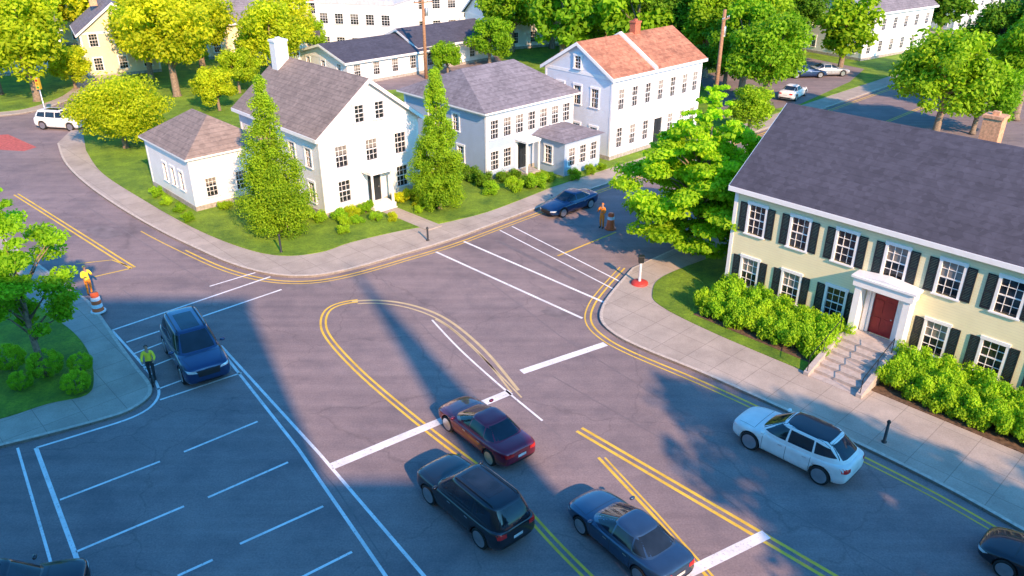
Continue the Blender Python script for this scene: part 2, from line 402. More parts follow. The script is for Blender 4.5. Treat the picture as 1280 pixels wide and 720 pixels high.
# ------------------------------------------------------------------ foliage
def leafmesh(name, cen, rad, per, size, seed, flat=.8, power=2.0):
    rng = np.random.default_rng(seed); cen = np.array(cen); rad = np.array(rad); n = len(cen)
    vol = rad ** power; cnt = np.maximum(40 if power < 2 else 8, (per * n * vol / vol.sum()).astype(int))
    idx = np.repeat(np.arange(n), cnt); K = len(idx)
    d = rng.normal(size=(K, 3)); d /= np.linalg.norm(d, axis=1)[:, None]
    r = rng.random(K) ** .42
    p = cen[idx] + d * (rad[idx] * r)[:, None] * np.array([1, 1, flat])
    nrm = d * .6 + rng.normal(size=(K, 3)) * .5 + np.array([0, 0, .55]); nrm /= np.linalg.norm(nrm, axis=1)[:, None]
    t = np.cross(nrm, rng.normal(size=(K, 3))); t /= np.linalg.norm(t, axis=1)[:, None]; b = np.cross(nrm, t)
    s = size * (.6 + .8 * rng.random(K))[:, None]
    V = np.stack([p + t * s, p + b * s * .55 + nrm * s * .1, p - t * s, p - b * s * .55 + nrm * s * .1], 1).reshape(-1, 3)
    me = bpy.data.meshes.new(name); me.vertices.add(4 * K); me.vertices.foreach_set('co', V.astype(np.float32).ravel())
    me.loops.add(4 * K); me.loops.foreach_set('vertex_index', np.arange(4 * K, dtype=np.int32))
    me.polygons.add(K); me.polygons.foreach_set('loop_start', np.arange(0, 4 * K, 4, dtype=np.int32))
    me.update(calc_edges=True); me.validate()
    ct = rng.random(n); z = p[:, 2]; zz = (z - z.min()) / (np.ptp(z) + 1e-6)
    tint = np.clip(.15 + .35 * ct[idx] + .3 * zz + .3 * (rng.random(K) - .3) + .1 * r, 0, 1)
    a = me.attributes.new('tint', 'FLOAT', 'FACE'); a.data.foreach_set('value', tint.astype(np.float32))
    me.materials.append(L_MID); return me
def trunkmesh(name, H, r, targets, lean=(0, 0)):
    m = MB(); top = (lean[0], lean[1], H * .78)
    pts = [(0, 0, -.05), (lean[0] * .05, lean[1] * .05, .25), (lean[0] * .3 + .05, lean[1] * .3, H * .25), (lean[0] * .6, lean[1] * .6 + .06, H * .5), top]
    m.tube(pts, [r * 1.5, r * 1.05, r * .85, r * .6, r * .15], 9)
    for c in targets:
        f = min(.7, max(.12, c[2] / H * .62)); s = (lean[0] * f, lean[1] * f, H * f)
        mid = tuple(s[i] * .45 + c[i] * .55 + (0, 0, .2)[i] for i in range(3))
        m.tube([s, mid, tuple(c)], [r * .38, r * .22, r * .06], 6)
    return m.mesh(name, [BARK], True)
CR = {}
def mk_round(key, R, H, z0, ncl, total, leaf, seed, flat=.8):
    rng = random.Random(seed); cen = []; rad = []
    zc = (H + z0) / 2; hz = (H - z0) / 2
    for i in range(ncl):
        a = rng.uniform(0, 2 * math.pi); el = math.asin(rng.uniform(-.85, 1)); q = rng.uniform(.5, .86) * rng.choice([1, 1, .92, .7])
        x, y, z = math.cos(a) * math.cos(el) * R * q, math.sin(a) * math.cos(el) * R * q, zc + math.sin(el) * hz * q
        cen.append((x, y, z)); rad.append(R * rng.uniform(.2, .36))
    CR[key] = (leafmesh('crown', cen, rad, total // ncl, leaf, seed, flat), trunkmesh('trunk', H, .03 * H + .02, [c for c in cen[:14]]))
def mk_prof(key, R, H, z0, n, total, leaf, seed, prof, flat=.7, cr=.33, trad=.2, cmin=.3):
    rng = random.Random(seed); cen = []; rad = []
    while len(cen) < n:
        f = rng.random(); pr = prof(f)
        if rng.random() > pr + .2: continue
        a = rng.uniform(0, 6.283); rr = R * pr; q = rng.choice([rng.uniform(.5, .8), rng.uniform(.6, .88), rng.uniform(.1, .5)])
        c = max(cmin, rr * cr * rng.uniform(.8, 1.2))
        cen.append((math.cos(a) * rr * q, math.sin(a) * rr * q, z0 + c * .5 + (H - z0 - c) * f)); rad.append(c)
    for k in range(6): cen.append((rng.uniform(-.06, .06), rng.uniform(-.06, .06), H - .2 - .33 * k)); rad.append(.18 + .08 * k)
    CR[key] = (leafmesh('crown', cen, rad, total // len(cen), leaf, seed, flat, 1.6), trunkmesh('trunk', H, trad, [c for c in cen[:-6][::(9 if n > 60 else 2)] if c[2] < H * .8]))
firp = lambda f: (.82 + .18 * f / .2) if f < .2 else max(.06, (1 - (f - .2) / .8) ** .82)
mapp = lambda f: (.70 + .30 * f / .28) if f < .28 else max(.10, (1 - ((f - .28) / .72) ** 1.2) ** .95)
ovp = lambda f: math.sqrt(max(.03, 1 - (2 * f - .9) ** 2 * .95)) * (1 if f < .6 else 1 - (f - .6) * .5)
mk_prof('big', 5.9, 10.2, .9, 260, 64000, .13, 11, mapp, .30, .19, .22)
mk_prof('left', 2.7, 9.0, 1.9, 58, 17000, .09, 12, ovp, .5, .25, .15)
mk_prof('fir', 2.45, 10.2, .2, 300, 62000, .065, 13, firp, .9, .27, .16, .36)
mk_prof('fir2', 2.05, 9.8, .2, 260, 52000, .065, 14, firp, .9, .27, .16, .34)
mk_round('a', 4.5, 10, 1.4, 60, 13000, .20, 21)
mk_round('b', 4.8, 11.5, 1.6, 64, 13500, .20, 22, .7)
mk_round('c', 4.2, 8.5, .8, 50, 11500, .20, 23)
mk_round('d', 4.0, 12.5, 1.8, 52, 11500, .21, 24)
mk_round('low', 4.2, 6.4, .4, 80, 22000, .12, 25, .7)
mk_round('wa', 4.8, 11, 1.0, 40, 4500, .36, 41); mk_round('wb', 4.6, 13, 1.4, 44, 4500, .36, 42)
def tree(x, y, key, s=1.0, mat=L_MID, label='leafy green tree growing in the grass', cat='tree', group=None, sz=None, name='broadleaf_tree', z=.12):
    r = root(name, label, cat, (x, y, z), random.uniform(0, 6.28), group, (s, s, sz or s))
    cme, tme = CR[key]
    c = obj('crown', cme, r); obj('trunk', tme, r)
    if mat is not L_MID:
        c.material_slots[0].link = 'OBJECT'; c.material_slots[0].material = mat
    return r
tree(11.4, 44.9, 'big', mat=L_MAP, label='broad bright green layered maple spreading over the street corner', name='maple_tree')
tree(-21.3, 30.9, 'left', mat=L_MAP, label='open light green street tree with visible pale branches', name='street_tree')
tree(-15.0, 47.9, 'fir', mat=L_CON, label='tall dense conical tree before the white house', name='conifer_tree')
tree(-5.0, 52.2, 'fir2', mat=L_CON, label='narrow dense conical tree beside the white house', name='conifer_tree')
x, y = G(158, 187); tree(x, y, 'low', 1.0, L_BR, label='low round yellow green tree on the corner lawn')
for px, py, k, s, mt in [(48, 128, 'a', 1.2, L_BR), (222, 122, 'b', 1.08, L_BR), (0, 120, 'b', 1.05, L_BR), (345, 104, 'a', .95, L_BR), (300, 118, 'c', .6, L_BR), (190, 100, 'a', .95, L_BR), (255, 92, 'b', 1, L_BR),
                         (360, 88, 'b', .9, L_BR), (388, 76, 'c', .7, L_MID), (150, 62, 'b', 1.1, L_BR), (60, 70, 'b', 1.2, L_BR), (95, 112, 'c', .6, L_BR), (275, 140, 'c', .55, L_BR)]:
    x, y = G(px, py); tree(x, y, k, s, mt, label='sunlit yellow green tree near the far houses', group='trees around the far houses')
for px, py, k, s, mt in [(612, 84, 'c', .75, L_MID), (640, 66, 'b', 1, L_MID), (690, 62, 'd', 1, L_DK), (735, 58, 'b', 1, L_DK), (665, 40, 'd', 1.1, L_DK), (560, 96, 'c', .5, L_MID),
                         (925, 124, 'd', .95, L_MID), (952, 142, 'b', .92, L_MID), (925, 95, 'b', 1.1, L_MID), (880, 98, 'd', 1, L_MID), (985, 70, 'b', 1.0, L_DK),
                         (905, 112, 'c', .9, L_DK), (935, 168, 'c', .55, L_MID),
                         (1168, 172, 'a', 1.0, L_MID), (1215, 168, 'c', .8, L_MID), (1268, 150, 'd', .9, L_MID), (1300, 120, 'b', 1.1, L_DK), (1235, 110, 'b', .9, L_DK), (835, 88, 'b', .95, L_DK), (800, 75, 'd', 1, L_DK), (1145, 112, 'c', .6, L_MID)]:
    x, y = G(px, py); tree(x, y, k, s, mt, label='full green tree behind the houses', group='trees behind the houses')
FARH = [(112, 100), (262, 76), (-20, 100), (440, 104), (530, 84), (1075, 78), (1190, 42), (300, 52), (408, 66), (480, 36), (610, 62), (175, 44), (40, 60), (560, 28)]
fxy = [(G(*p), 11) for p in FARH]
wood = []
def clear(x, y):
    dx, dy = x - 2.84, y - 53.5
    s = dx * .727 + dy * .687; n = -dx * .687 + dy * .727
    if s > 0 and -20 < n < 7 and s < 120: return False
    if abs(x) > .72 * (.895 * y + 8) + 5: return False
    for (hx, hy), r in fxy:
        if (x - hx - 4) ** 2 + (y - hy - 3) ** 2 < r * r or abs(x - hx - 3) < 6 and hy - 16 < y < hy: return False
    if x < -45 and y < 96: return False
    return True
rr = random.Random(5)
for i in range(900):
    y = 98 + 110 * rr.random() ** 1.3; x = rr.uniform(-.75, .85) * (y + 20)
    if not clear(x, y): continue
    if any((x - a) ** 2 + (y - b) ** 2 < 46 for a, b in wood): continue
    wood.append((x, y))
for x, y in wood[:150]:
    mt = L_BR if x < -10 and rr.random() < .6 else (L_MID if rr.random() < .6 else L_DK)
    tree(x, y, rr.choice(['wa', 'wb']), rr.uniform(.8, 1.15), mt, label='tree of the wood behind the town', group='trees of the background wood', name='woodland_tree', z=0)

SH = []
for sd in (31, 32, 33):
    r_ = random.Random(sd); cen = []; rad = []
    for i in range(20):
        a = r_.uniform(0, 6.28); q = r_.uniform(.1, .66); cen.append((math.cos(a) * q, math.sin(a) * q, r_.uniform(.2, .9 - .2 * q))); rad.append(r_.uniform(.22, .36))
    SH.append(leafmesh('foliage', cen, rad, 230, .055, sd, .9))
r_ = random.Random(35); cen = []; rad = []
for i in range(110):
    a = r_.uniform(0, 6.28); e = math.asin(r_.uniform(-.75, 1)); cen.append((math.cos(a) * math.cos(e) * .64, math.sin(a) * math.cos(e) * .64, .6 + math.sin(e) * .5)); rad.append(r_.uniform(.10, .14))
SHR = leafmesh('foliage', cen, rad, 100, .028, 35, .9)
ST = MB()
for k in range(6):
    a = k * 1.05; ST.tube([(0, 0, 0), (math.cos(a) * .3, math.sin(a) * .3, .6)], [.03, .012], 5)
STM = ST.mesh('stem', [BARK])
def shrub(x, y, s, sz, mat, label, group, z=.15, name='shrub', me=None):
    r = root(name, label, 'shrub', (x, y, z), random.uniform(0, 6.28), group, (s, s, sz))
    c = obj('foliage', me or random.choice(SH), r); obj('stem', STM, r)
    c.material_slots[0].link = 'OBJECT'; c.material_slots[0].material = mat
for row, (yy, hh) in enumerate([(-.85, 1.5), (-1.65, 1.42), (-2.5, 1.25)]):
    for xr in ((.6, 6.8), (10.3, 17.5)):
        n = int((xr[1] - xr[0]) / .62)
        for i in range(n + 1):
            x = xr[0] + (xr[1] - xr[0]) * i / n + random.uniform(-.05, .05); p = gl(x, yy + random.uniform(-.06, .06))
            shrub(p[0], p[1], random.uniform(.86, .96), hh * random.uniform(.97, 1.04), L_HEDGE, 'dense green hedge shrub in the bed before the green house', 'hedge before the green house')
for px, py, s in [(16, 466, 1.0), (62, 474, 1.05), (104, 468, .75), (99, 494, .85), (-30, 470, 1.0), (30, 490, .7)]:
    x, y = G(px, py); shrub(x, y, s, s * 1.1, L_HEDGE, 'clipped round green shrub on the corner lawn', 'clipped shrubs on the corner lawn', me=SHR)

# ------------------------------------------------------------------ buildings
WM = {}
def winmesh(w, h, nx, ny, cas=.09):
    k = (w, h, nx, ny)
    if k in WM: return WM[k]
    g = MB(); g.add([(-w / 2, .085, 0), (w / 2, .085, 0), (w / 2, .085, h), (-w / 2, .085, h)], [(0, 1, 2, 3)])
    f = MB(); c = cas
    f.box(-w / 2 - c, -w / 2 + .03, -.04, .08, 0, h); f.box(w / 2 - .03, w / 2 + c, -.04, .08, 0, h)
    f.box(-w / 2 - c - .03, w / 2 + c + .03, -.055, .08, h - .03, h + c + .04)
    f.box(-w / 2 + .03, w / 2 - .03, .03, .08, h / 2 - .025, h / 2 + .025)
    for i in range(1, nx):
        x = -w / 2 + w * i / nx; f.box(x - .011, x + .011, .045, .083, .03, h / 2 - .03); f.box(x - .011, x + .011, .045, .083, h / 2 + .03, h - .03)
    for i in range(1, ny):
        if abs(i / ny - .5) < .01: continue
        z = h * i / ny; f.box(-w / 2 + .03, w / 2 - .03, .047, .081, z - .011, z + .011)
    s = MB(); s.box(-w / 2 - c - .04, w / 2 + c + .04, -.1, .08, -.07, 0)
    WM[k] = (g.mesh('window', [WGLASS]), f.mesh('window_frame', [TRIM]), s.mesh('window_sill', [TRIM])); return WM[k]
def window(parent, loc, rz, w, h, nx=3, ny=4, shutters=False):
    g, f, s = winmesh(w, h, nx, ny)
    o = obj('window', g, parent, loc, rz); obj('window_frame', f, o); obj('window_sill', s, o)
    if shutters:
        if ('s', h) not in WM:
            m = MB(); m.box(-.2, -.15, -.05, -.003, 0, h); m.box(.15, .2, -.05, -.003, 0, h)
            for z in (0, h / 2 - .03, h - .06): m.box(-.15, .15, -.05, -.003, z, z + .06)
            n = int(h / .07)
            for i in range(n): m.box(-.15, .15, -.038, -.003, i * h / n, i * h / n + .045)
            WM[('s', h)] = m.mesh('shutter', [SHUT])
        for sx in (-1, 1):
            c, sn = math.cos(rz), math.sin(rz); d = sx * (w / 2 + .31)
            obj('shutter', WM[('s', h)], parent, (loc[0] + c * d, loc[1] + sn * d, loc[2]), rz)
def panel(mb, o, ang, Lx, z0, z1, holes, dep=.1):
    c, s = math.cos(ang), math.sin(ang)
    T = lambda x, y, z: (o[0] + c * x - s * y, o[1] + s * x + c * y, z)
    xs = sorted({0, Lx, *[h[0] for h in holes], *[h[1] for h in holes]}); zs = sorted({z0, z1, *[h[2] for h in holes], *[h[3] for h in holes]})
    for i in range(len(xs) - 1):
        for j in range(len(zs) - 1):
            mx, mz = (xs[i] + xs[i + 1]) / 2, (zs[j] + zs[j + 1]) / 2
            if any(h[0] < mx < h[1] and h[2] < mz < h[3] for h in holes): continue
            mb.add([T(xs[i], 0, zs[j]), T(xs[i + 1], 0, zs[j]), T(xs[i + 1], 0, zs[j + 1]), T(xs[i], 0, zs[j + 1])], [(0, 1, 2, 3)])
    for a, b, e, f in holes:
        for p, q in (((a, e), (b, e)), ((b, e), (b, f)), ((b, f), (a, f)), ((a, f), (a, e))):
            mb.add([T(p[0], 0, p[1]), T(q[0], 0, q[1]), T(q[0], dep, q[1]), T(p[0], dep, p[1])], [(3, 2, 1, 0)])
def gable_roof(name, W_, D_, H_, rise, o, axis, mat, parent, t=.16, off=(0, 0)):
    span = W_ if axis == 'y' else D_; ln = D_ if axis == 'y' else W_
    k = rise / (span / 2); lo = H_ - o * k
    pr = [(-o, lo), (span / 2, H_ + rise), (span + o, lo)]
    m = MB(); tr = MB()
    for (p, q) in ((0, 1), (1, 2)):
        a, b = pr[p], pr[q]
        sl = [(a[0], a[1] + .0), (b[0], b[1] + .0), (b[0], b[1] + t), (a[0], a[1] + t)]
        (m.yprism(sl, -o, ln + o) if axis == 'y' else m.xprism([(x, z) for x, z in sl], -o, ln + o))
        tl = [(a[0], a[1] - .14), (b[0], b[1] - .14), (b[0], b[1] + t - .03), (a[0], a[1] + t - .03)]
        for e0, e1 in ((-o - .05, -o - .003), (ln + o + .003, ln + o + .05)):
            (tr.yprism(tl, e0, e1) if axis == 'y' else tr.xprism(tl, e0, e1))
    for e0, e1 in ((-o - .06, -o - .003), (span + o + .003, span + o + .06)):
        if axis == 'y': tr.box(e0, e1, -o, ln + o, lo - .1, lo + t - .02)
        else: tr.box(-o, ln + o, e0, e1, lo - .1, lo + t - .02)
    r = obj(name, m.mesh(name, [mat]), parent, (off[0], off[1], 0)); obj('roof_trim', tr.mesh('roof_trim', [TRIM]), r)
    return r
def hip_roof(name, W_, D_, H_, rise, o, rl, mat, parent, off=(0, 0), axis='x'):
    m = MB(); z = H_ + .14
    e = [(-o, -o, z), (W_ + o, -o, z), (W_ + o, D_ + o, z), (-o, D_ + o, z)]
    if axis == 'x': r0, r1 = ((W_ - rl) / 2, D_ / 2, H_ + rise), ((W_ + rl) / 2, D_ / 2, H_ + rise); fs = [(0, 1, 5, 4), (1, 2, 5), (2, 3, 4, 5), (3, 0, 4), (3, 2, 1, 0)]
    else: r0, r1 = (W_ / 2, (D_ - rl) / 2, H_ + rise), (W_ / 2, (D_ + rl) / 2, H_ + rise); fs = [(0, 1, 4), (1, 2, 5, 4), (2, 3, 5), (3, 0, 4, 5), (3, 2, 1, 0)]
    m.add(e + [r0, r1], fs)
    tr = MB(); tr.box(-o + .01, W_ + o - .01, -o + .01, D_ + o - .01, H_ + .002, H_ + .137)
    r = obj(name, m.mesh(name, [mat]), parent, (off[0], off[1], 0)); obj('roof_trim', tr.mesh('roof_trim', [TRIM]), r); return r
def house(name, label, cat, loc, rz, W_, D_, H_, smat, rmat, roof, rise, op, o=.35, rl=3, group=None, found=.4, gwin=None):
    r = root(name, label, cat, (loc[0], loc[1], .1), rz, group)
    w = MB(); fr = {'front': ((0, 0), 0, W_), 'right': ((W_, 0), math.pi / 2, D_), 'back': ((W_, D_), math.pi, W_), 'left': ((0, D_), -math.pi / 2, D_)}
    for k, (og, an, ln) in fr.items():
        hs = [(a - ww / 2, a + ww / 2, z, z + hh) for a, z, ww, hh, *_ in op.get(k, [])]
        panel(w, og, an, ln, 0, H_, hs)
        for a, z, ww, hh, *st in op.get(k, []):
            p = (og[0] + math.cos(an) * a, og[1] + math.sin(an) * a, z); st = st[0] if st else ''
            if st == 'd':
                m = MB(); m.box(-ww / 2, ww / 2, .05, .09, 0, hh)
                for zz in (.25, hh * .55):
                    for xx in (-ww * .25, ww * .25): m.box(xx - ww * .17, xx + ww * .17, .035, .051, zz, zz + hh * .3)
                d = obj('door', m.mesh('door', [REDDOOR if 'green' in name else SHUT]), r, p, an)
                m = MB(); m.ell((ww * .36, .02, hh * .46), (.04, .04, .04), 5); obj('door_handle', m.mesh('door_handle', [STEEL]), d)
                m = MB(); m.box(-ww / 2 - .14, -ww / 2, -.05, .09, 0, hh + .14); m.box(ww / 2, ww / 2 + .14, -.05, .09, 0, hh + .14); m.box(-ww / 2, ww / 2, -.05, .09, hh, hh + .14)
                m.box(-ww / 2 - .25, ww / 2 + .25, -.16, -.003, hh + .143, hh + .26); obj('door_frame', m.mesh('door_frame', [TRIM]), d)
            else: window(r, p, an, ww, hh, 3 if ww > .7 else 2, 4, st == 's')
    if roof == 'gable_y':
        w.add([(0, 0, H_), (W_, 0, H_), (W_ / 2, 0, H_ + rise)], [(0, 1, 2)]); w.add([(0, D_, H_), (W_, D_, H_), (W_ / 2, D_, H_ + rise)], [(2, 1, 0)])
    if roof == 'gable_x':
        w.add([(0, 0, H_), (0, D_, H_), (0, D_ / 2, H_ + rise)], [(2, 1, 0)]); w.add([(W_, 0, H_), (W_, D_, H_), (W_, D_ / 2, H_ + rise)], [(0, 1, 2)])
    obj('wall', w.mesh('wall', [smat]), r)
    if roof[:5] == 'gable': gable_roof('roof', W_, D_, H_, rise, o, roof[-1], rmat, r)
    elif roof[:3] == 'hip': hip_roof('roof', W_, D_, H_, rise, o, rl, rmat, r, axis=roof[-1])
    t = MB(); b = .17; q = .025
    for x0, y0 in ((0, 0), (W_, 0), (W_, D_), (0, D_)):
        sx = 1 if x0 == 0 else -1; sy = 1 if y0 == 0 else -1
        t.box(*sorted((x0 - sx * q, x0 + sx * b)), *sorted((y0 - sy * q, y0 + sy * .003)), found, H_ - .25)
        t.box(*sorted((x0 - sx * q, x0 + sx * .003)), *sorted((y0 + sy * .004, y0 + sy * b)), found, H_ - .25)
    t.box(-.03, W_ + .03, -.03, -.003, H_ - .25, H_); t.box(-.03, W_ + .03, D_ + .003, D_ + .03, H_ - .25, H_)
    t.box(-.03, -.003, 0, D_, H_ - .25, H_); t.box(W_ + .003, W_ + .03, 0, D_, H_ - .25, H_)
    obj('corner_trim', t.mesh('corner_trim', [TRIM]), r)
    doors = [(a, ww) for a, z, ww, hh, *st in op.get('front', []) if st and st[0] == 'd']
    t = MB(); cuts = [-.04] + [v for a, ww in doors for v in (a - ww / 2 - .16, a + ww / 2 + .16)] + [W_ + .04]
    for i in range(0, len(cuts), 2): t.box(cuts[i], cuts[i + 1], -.04, -.004, -.1, found)
    t.box(-.04, -.004, 0, D_, -.1, found); t.box(W_ + .004, W_ + .04, 0, D_, -.1, found)
    obj('foundation', t.mesh('foundation', [STONE]), r)
    return r
def chimney(parent, x, y, z0, z1, w=.7, d=.6, mat=BRICK, cap=STONE):
    m = MB(); m.box(x - w / 2, x + w / 2, y - d / 2, y + d / 2, z0, z1)
    m.box(x - w / 2 - .06, x + w / 2 + .06, y - d / 2 - .06, y + d / 2 + .06, z1 + .002, z1 + .14, 1)
    m.box(x - .15, x + .15, y - .12, y + .12, z1 + .142, z1 + .3, 1)
    return obj('chimney', m.mesh('chimney', [mat, cap]), parent)
AR = math.radians(43.4); BR = math.radians(-46.6)
def roofof(h): return [c for c in h.children if c.name.split('.')[0] == 'roof'][0]

zw, zu = 1.0, 3.95
cols = [1.35 + 2.37 * k for k in range(7)]
f = [(x, zu, .95, 1.6, 's') for x in cols] + [(x, zw, .95, 1.6, 's') for x in cols if abs(x - 8.45) > 1] + [(8.46, .95, 1.1, 2.1, 'd')]
gh = house('green_house', 'pale cream clapboard house with dark roof and black shutters', 'house', GH, BR, 16.9, 9.0, 6.35, S_GREEN, R_DARK, 'gable_x', 3.25,
           {'front': f, 'left': [(y, z, .95, 1.6, 's') for y in (2, 4.5, 7) for z in (zu, zw)], 'right': [(y, z, .95, 1.6) for y in (2, 4.5, 7) for z in (zu, zw)]}, o=.28, found=.6)
chimney(roofof(gh), 9.3, 5.9, 8.2, 10.5, .8, .7, BRICK, BRICK)
m = MB()
for sx in (-1, 1):
    for dy in (-.55,):
        m.box(8.46 + sx * 1.12 - .15, 8.46 + sx * 1.12 + .15, dy - .13, -.01, .96, 3.4)
        m.box(8.46 + sx * 1.12 - .19, 8.46 + sx * 1.12 + .19, dy - .17, dy - .133, .96, 1.12)
    m.box(8.46 + sx * .80 - .10, 8.46 + sx * .80 + .10, -.1, -.01, .96, 3.3)
m.box(7.08, 9.84, -.76, -.05, 3.402, 3.82); m.box(6.98, 9.94, -.86, -.05, 3.822, 3.93)
m.yprism([(7.03, 3.932), (9.89, 3.932), (8.46, 4.08)], -.8, -.05)
m.box(7.72, 9.20, -.09, -.03, 3.26, 3.4)
obj('portico', m.mesh('portico', [TRIM]), gh)
m = MB(); m.box(7.15, 9.77, -1.45, -.06, -.1, .95)
for i in range(6): m.box(7.35, 9.57, -1.45 - .46 * (i + 1), -1.45 - .46 * i - .002, -.1, .95 - .15 * (i + 1))
for x in (7.1, 9.57 + .003): m.xprism([(-1.455, -.1), (-4.3, -.1), (-4.3, .2), (-1.455, 1.15)], x, x + .245)
obj('entrance_steps', m.mesh('entrance_steps', [M('grey_stone_steps', (.46, .41, .38), .9, var=.15, scale=5)]), gh)
m = MB()
for x in (7.22, 9.7):
    m.tube([(x, -4.2, .2), (x, -4.2, 1.0), (x, -1.5, 1.9), (x, -1.5, 1.0)], [.02] * 4, 6)
    m.tube([(x, -2.9, .6), (x, -2.9, 1.43)], [.015, .015], 6)
obj('handrail', m.mesh('handrail', [DARKMET]), gh)
m = MB(); m.add([(7.95, -.02, 3.07), (8.97, -.02, 3.07), (8.97, -.02, 3.24), (7.95, -.02, 3.24)], [(0, 1, 2, 3)]); obj('transom_window', m.mesh('transom_window', [CGLASS]), gh)

WH = (-12.5, 50.35)
f = [(x, 3.3, .95, 1.45) for x in (1.6, 4.0, 6.4)] + [(x, .85, .95, 1.5) for x in (1.6, 6.4)] + [(4.0, .3, 1.05, 2.1, 'd')]
wh = house('white_house', 'white clapboard gabled house with brown roof and white chimney', 'house', WH, AR, 8.0, 11.0, 5.7, S_WHITE, R_BROWN, 'gable_y', 3.0,
           {'front': f, 'left': [(y, 3.3, .8, 1.3) for y in (5.2, 7.4, 9.5)] + [(y, .85, .8, 1.4) for y in (7.4, 9.5)], 'right': [(y, z, .8, 1.3) for y in (2, 4.5, 7, 9.3) for z in (3.3, .85)]}, o=.35)
for x, z in ((3.2, 6.05), (4.8, 6.05)): window(wh, (x, -.095, z), 0, .75, 1.15, 2, 4)
chimney(roofof(wh), 3.4, 10.2, 7.6, 10.0, 1.0, .8, TRIM, TRIM)
m = MB(); m.box(3.1, 4.9, -1.2, -.05, -.1, .3); m.box(3.3, 4.7, -1.6, -1.203, -.1, .15)
for x in (3.2, 4.8): m.lathe([(.1, .3), (.09, 1.2), (.08, 2.6)], 12, c=(x, -1.0, 0))
m.box(3.0, 5.0, -1.2, -.05, 2.6, 2.8); m.yprism([(2.95, 2.802), (5.05, 2.802), (4, 3.3)], -1.25, -.05)
obj('porch', m.mesh('porch', [TRIM]), wh)
ANX = along(along(WH, BDIR, 7.2), ADIR, -5.8)
house('white_annex', 'low white hip roofed wing beside the white house', 'house', ANX, AR, 5.75, 7.5, 3.7, S_WHITE, R_BROWN, 'hip_y', 2.1,
      {'front': [(1.3, .9, .8, 1.3), (3.5, .9, .8, 1.3)], 'left': [(y, 1.2, .6, 1.3) for y in (3.0, 4.4, 5.8)]}, o=.3, rl=2.5)
CH = (-1.9, 58.0)
f = [(x, 3.2, .85, 1.4) for x in (.8, 2.1, 3.4, 4.7, 6.0, 7.3, 8.6)] + [(x, .8, .85, 1.45) for x in (.8, 2.1)] + [(3.7, .3, 1.0, 2.1, 'd')]
ch = house('blue_house', 'blue grey clapboard house with grey hipped roof', 'house', CH, AR, 9.4, 10.0, 5.2, S_BLUE, R_GREY, 'hip_x', 2.3,
           {'front': f, 'left': [(y, 3.3, .8, 1.3) for y in (3.5, 6.5)] + [(7.0, .9, .8, 1.3)], 'right': [(y, 3.3, .8, 1.3) for y in (2.5, 6)]}, o=.45, rl=5.6)
BX = 5.0; BW = 4.1
m = MB(); panel(m, (BX, -3.3), 0, BW, 0, 2.75, [(.4, 1.2, .8, 2.2), (1.65, 2.45, .8, 2.2), (2.9, 3.7, .8, 2.2)]); panel(m, (BX, -.003), -math.pi / 2, 3.297, 0, 2.75, [(1.2, 2.0, .8, 2.2)]); panel(m, (BX + BW, -3.3), math.pi / 2, 3.297, 0, 2.75, [])
bay = obj('bay', m.mesh('bay', [S_BLUE]), ch)
for x in (.8, 2.05, 3.3): window(bay, (BX + x, -3.3, .8), 0, .8, 1.4)
window(bay, (BX, -1.6, .8), -math.pi / 2, .8, 1.4)
m = MB(); m.add([(BX - .3, -3.6, 2.75), (BX + BW + .3, -3.6, 2.75), (BX + BW + .3, -.01, 2.75), (BX - .3, -.01, 2.75), (BX + .8, -.01, 3.18), (BX + BW - .8, -.01, 3.18), (BX + 1.1, -1.8, 3.18), (BX + BW - 1.1, -1.8, 3.18)], [(0, 1, 7, 6), (1, 2, 5, 7), (3, 0, 6, 4), (6, 7, 5, 4), (3, 2, 1, 0)])
obj('bay_roof', m.mesh('bay_roof', [R_GREY]), bay)
m = MB(); m.box(2.95, 4.45, -1.3, -.05, 2.6, 2.74, 0); m.box(2.95, 4.45, -1.3, -.05, -.1, .28, 1)
for x in (3.05, 4.35): m.box(x - .06, x + .06, -1.25, -1.13, .28, 2.6, 0)
m.yprism([(2.9, 2.742), (4.5, 2.742), (3.7, 3.1)], -1.35, -.05, 0)
obj('porch', m.mesh('porch', [TRIM, STONE]), ch)
DH = (7.9, 63.1)
DW = 12.0; DZ = 6.75; DD = 7.4; DR = 2.15
f = [(x, z, .8, 1.6) for x in (1.1, 2.8, 4.5, 6.2, 7.9, 9.6, 11.1) for z in (4.1, 1.0) if not (z < 1.5 and abs(x - 6.2) < .1)] + [(6.2, .3, 1.1, 2.2, 'd')]
dh = house('terracotta_roof_house', 'long pale house with salmon roof and small brick chimney', 'house', DH, AR, DW, DD, DZ, S_PALE, R_ORANGE, 'gable_x', DR,
           {'front': f, 'left': [(y, z, .8, 1.5) for y in (1.8, 3.7, 5.6) for z in (4.1, 1.0)]}, o=.3)
window(dh, (-.095, 3.7, 6.95), -math.pi / 2, .7, 1.0, 2, 4)
rf = roofof(dh)
k_ = DR / (DD / 2); m = MB()
m.xprism([(-.32, DZ - .32 * k_ + .14), (DD / 2, DZ + DR + .14), (DD / 2, DZ + DR + .36), (-.32, DZ - .32 * k_ + .36)], 4.9, 5.25)
m.xprism([(DD / 2 + .002, DZ + DR + .14), (DD + .32, DZ - .32 * k_ + .14), (DD + .32, DZ - .32 * k_ + .36), (DD / 2 + .002, DZ + DR + .36)], 4.9, 5.25)
obj('roof_parapet', m.mesh('roof_parapet', [TRIM]), rf)
chimney(rf, 7.0, 3.7, 8.5, 9.8, .7, .6, REDBRICK, REDBRICK)
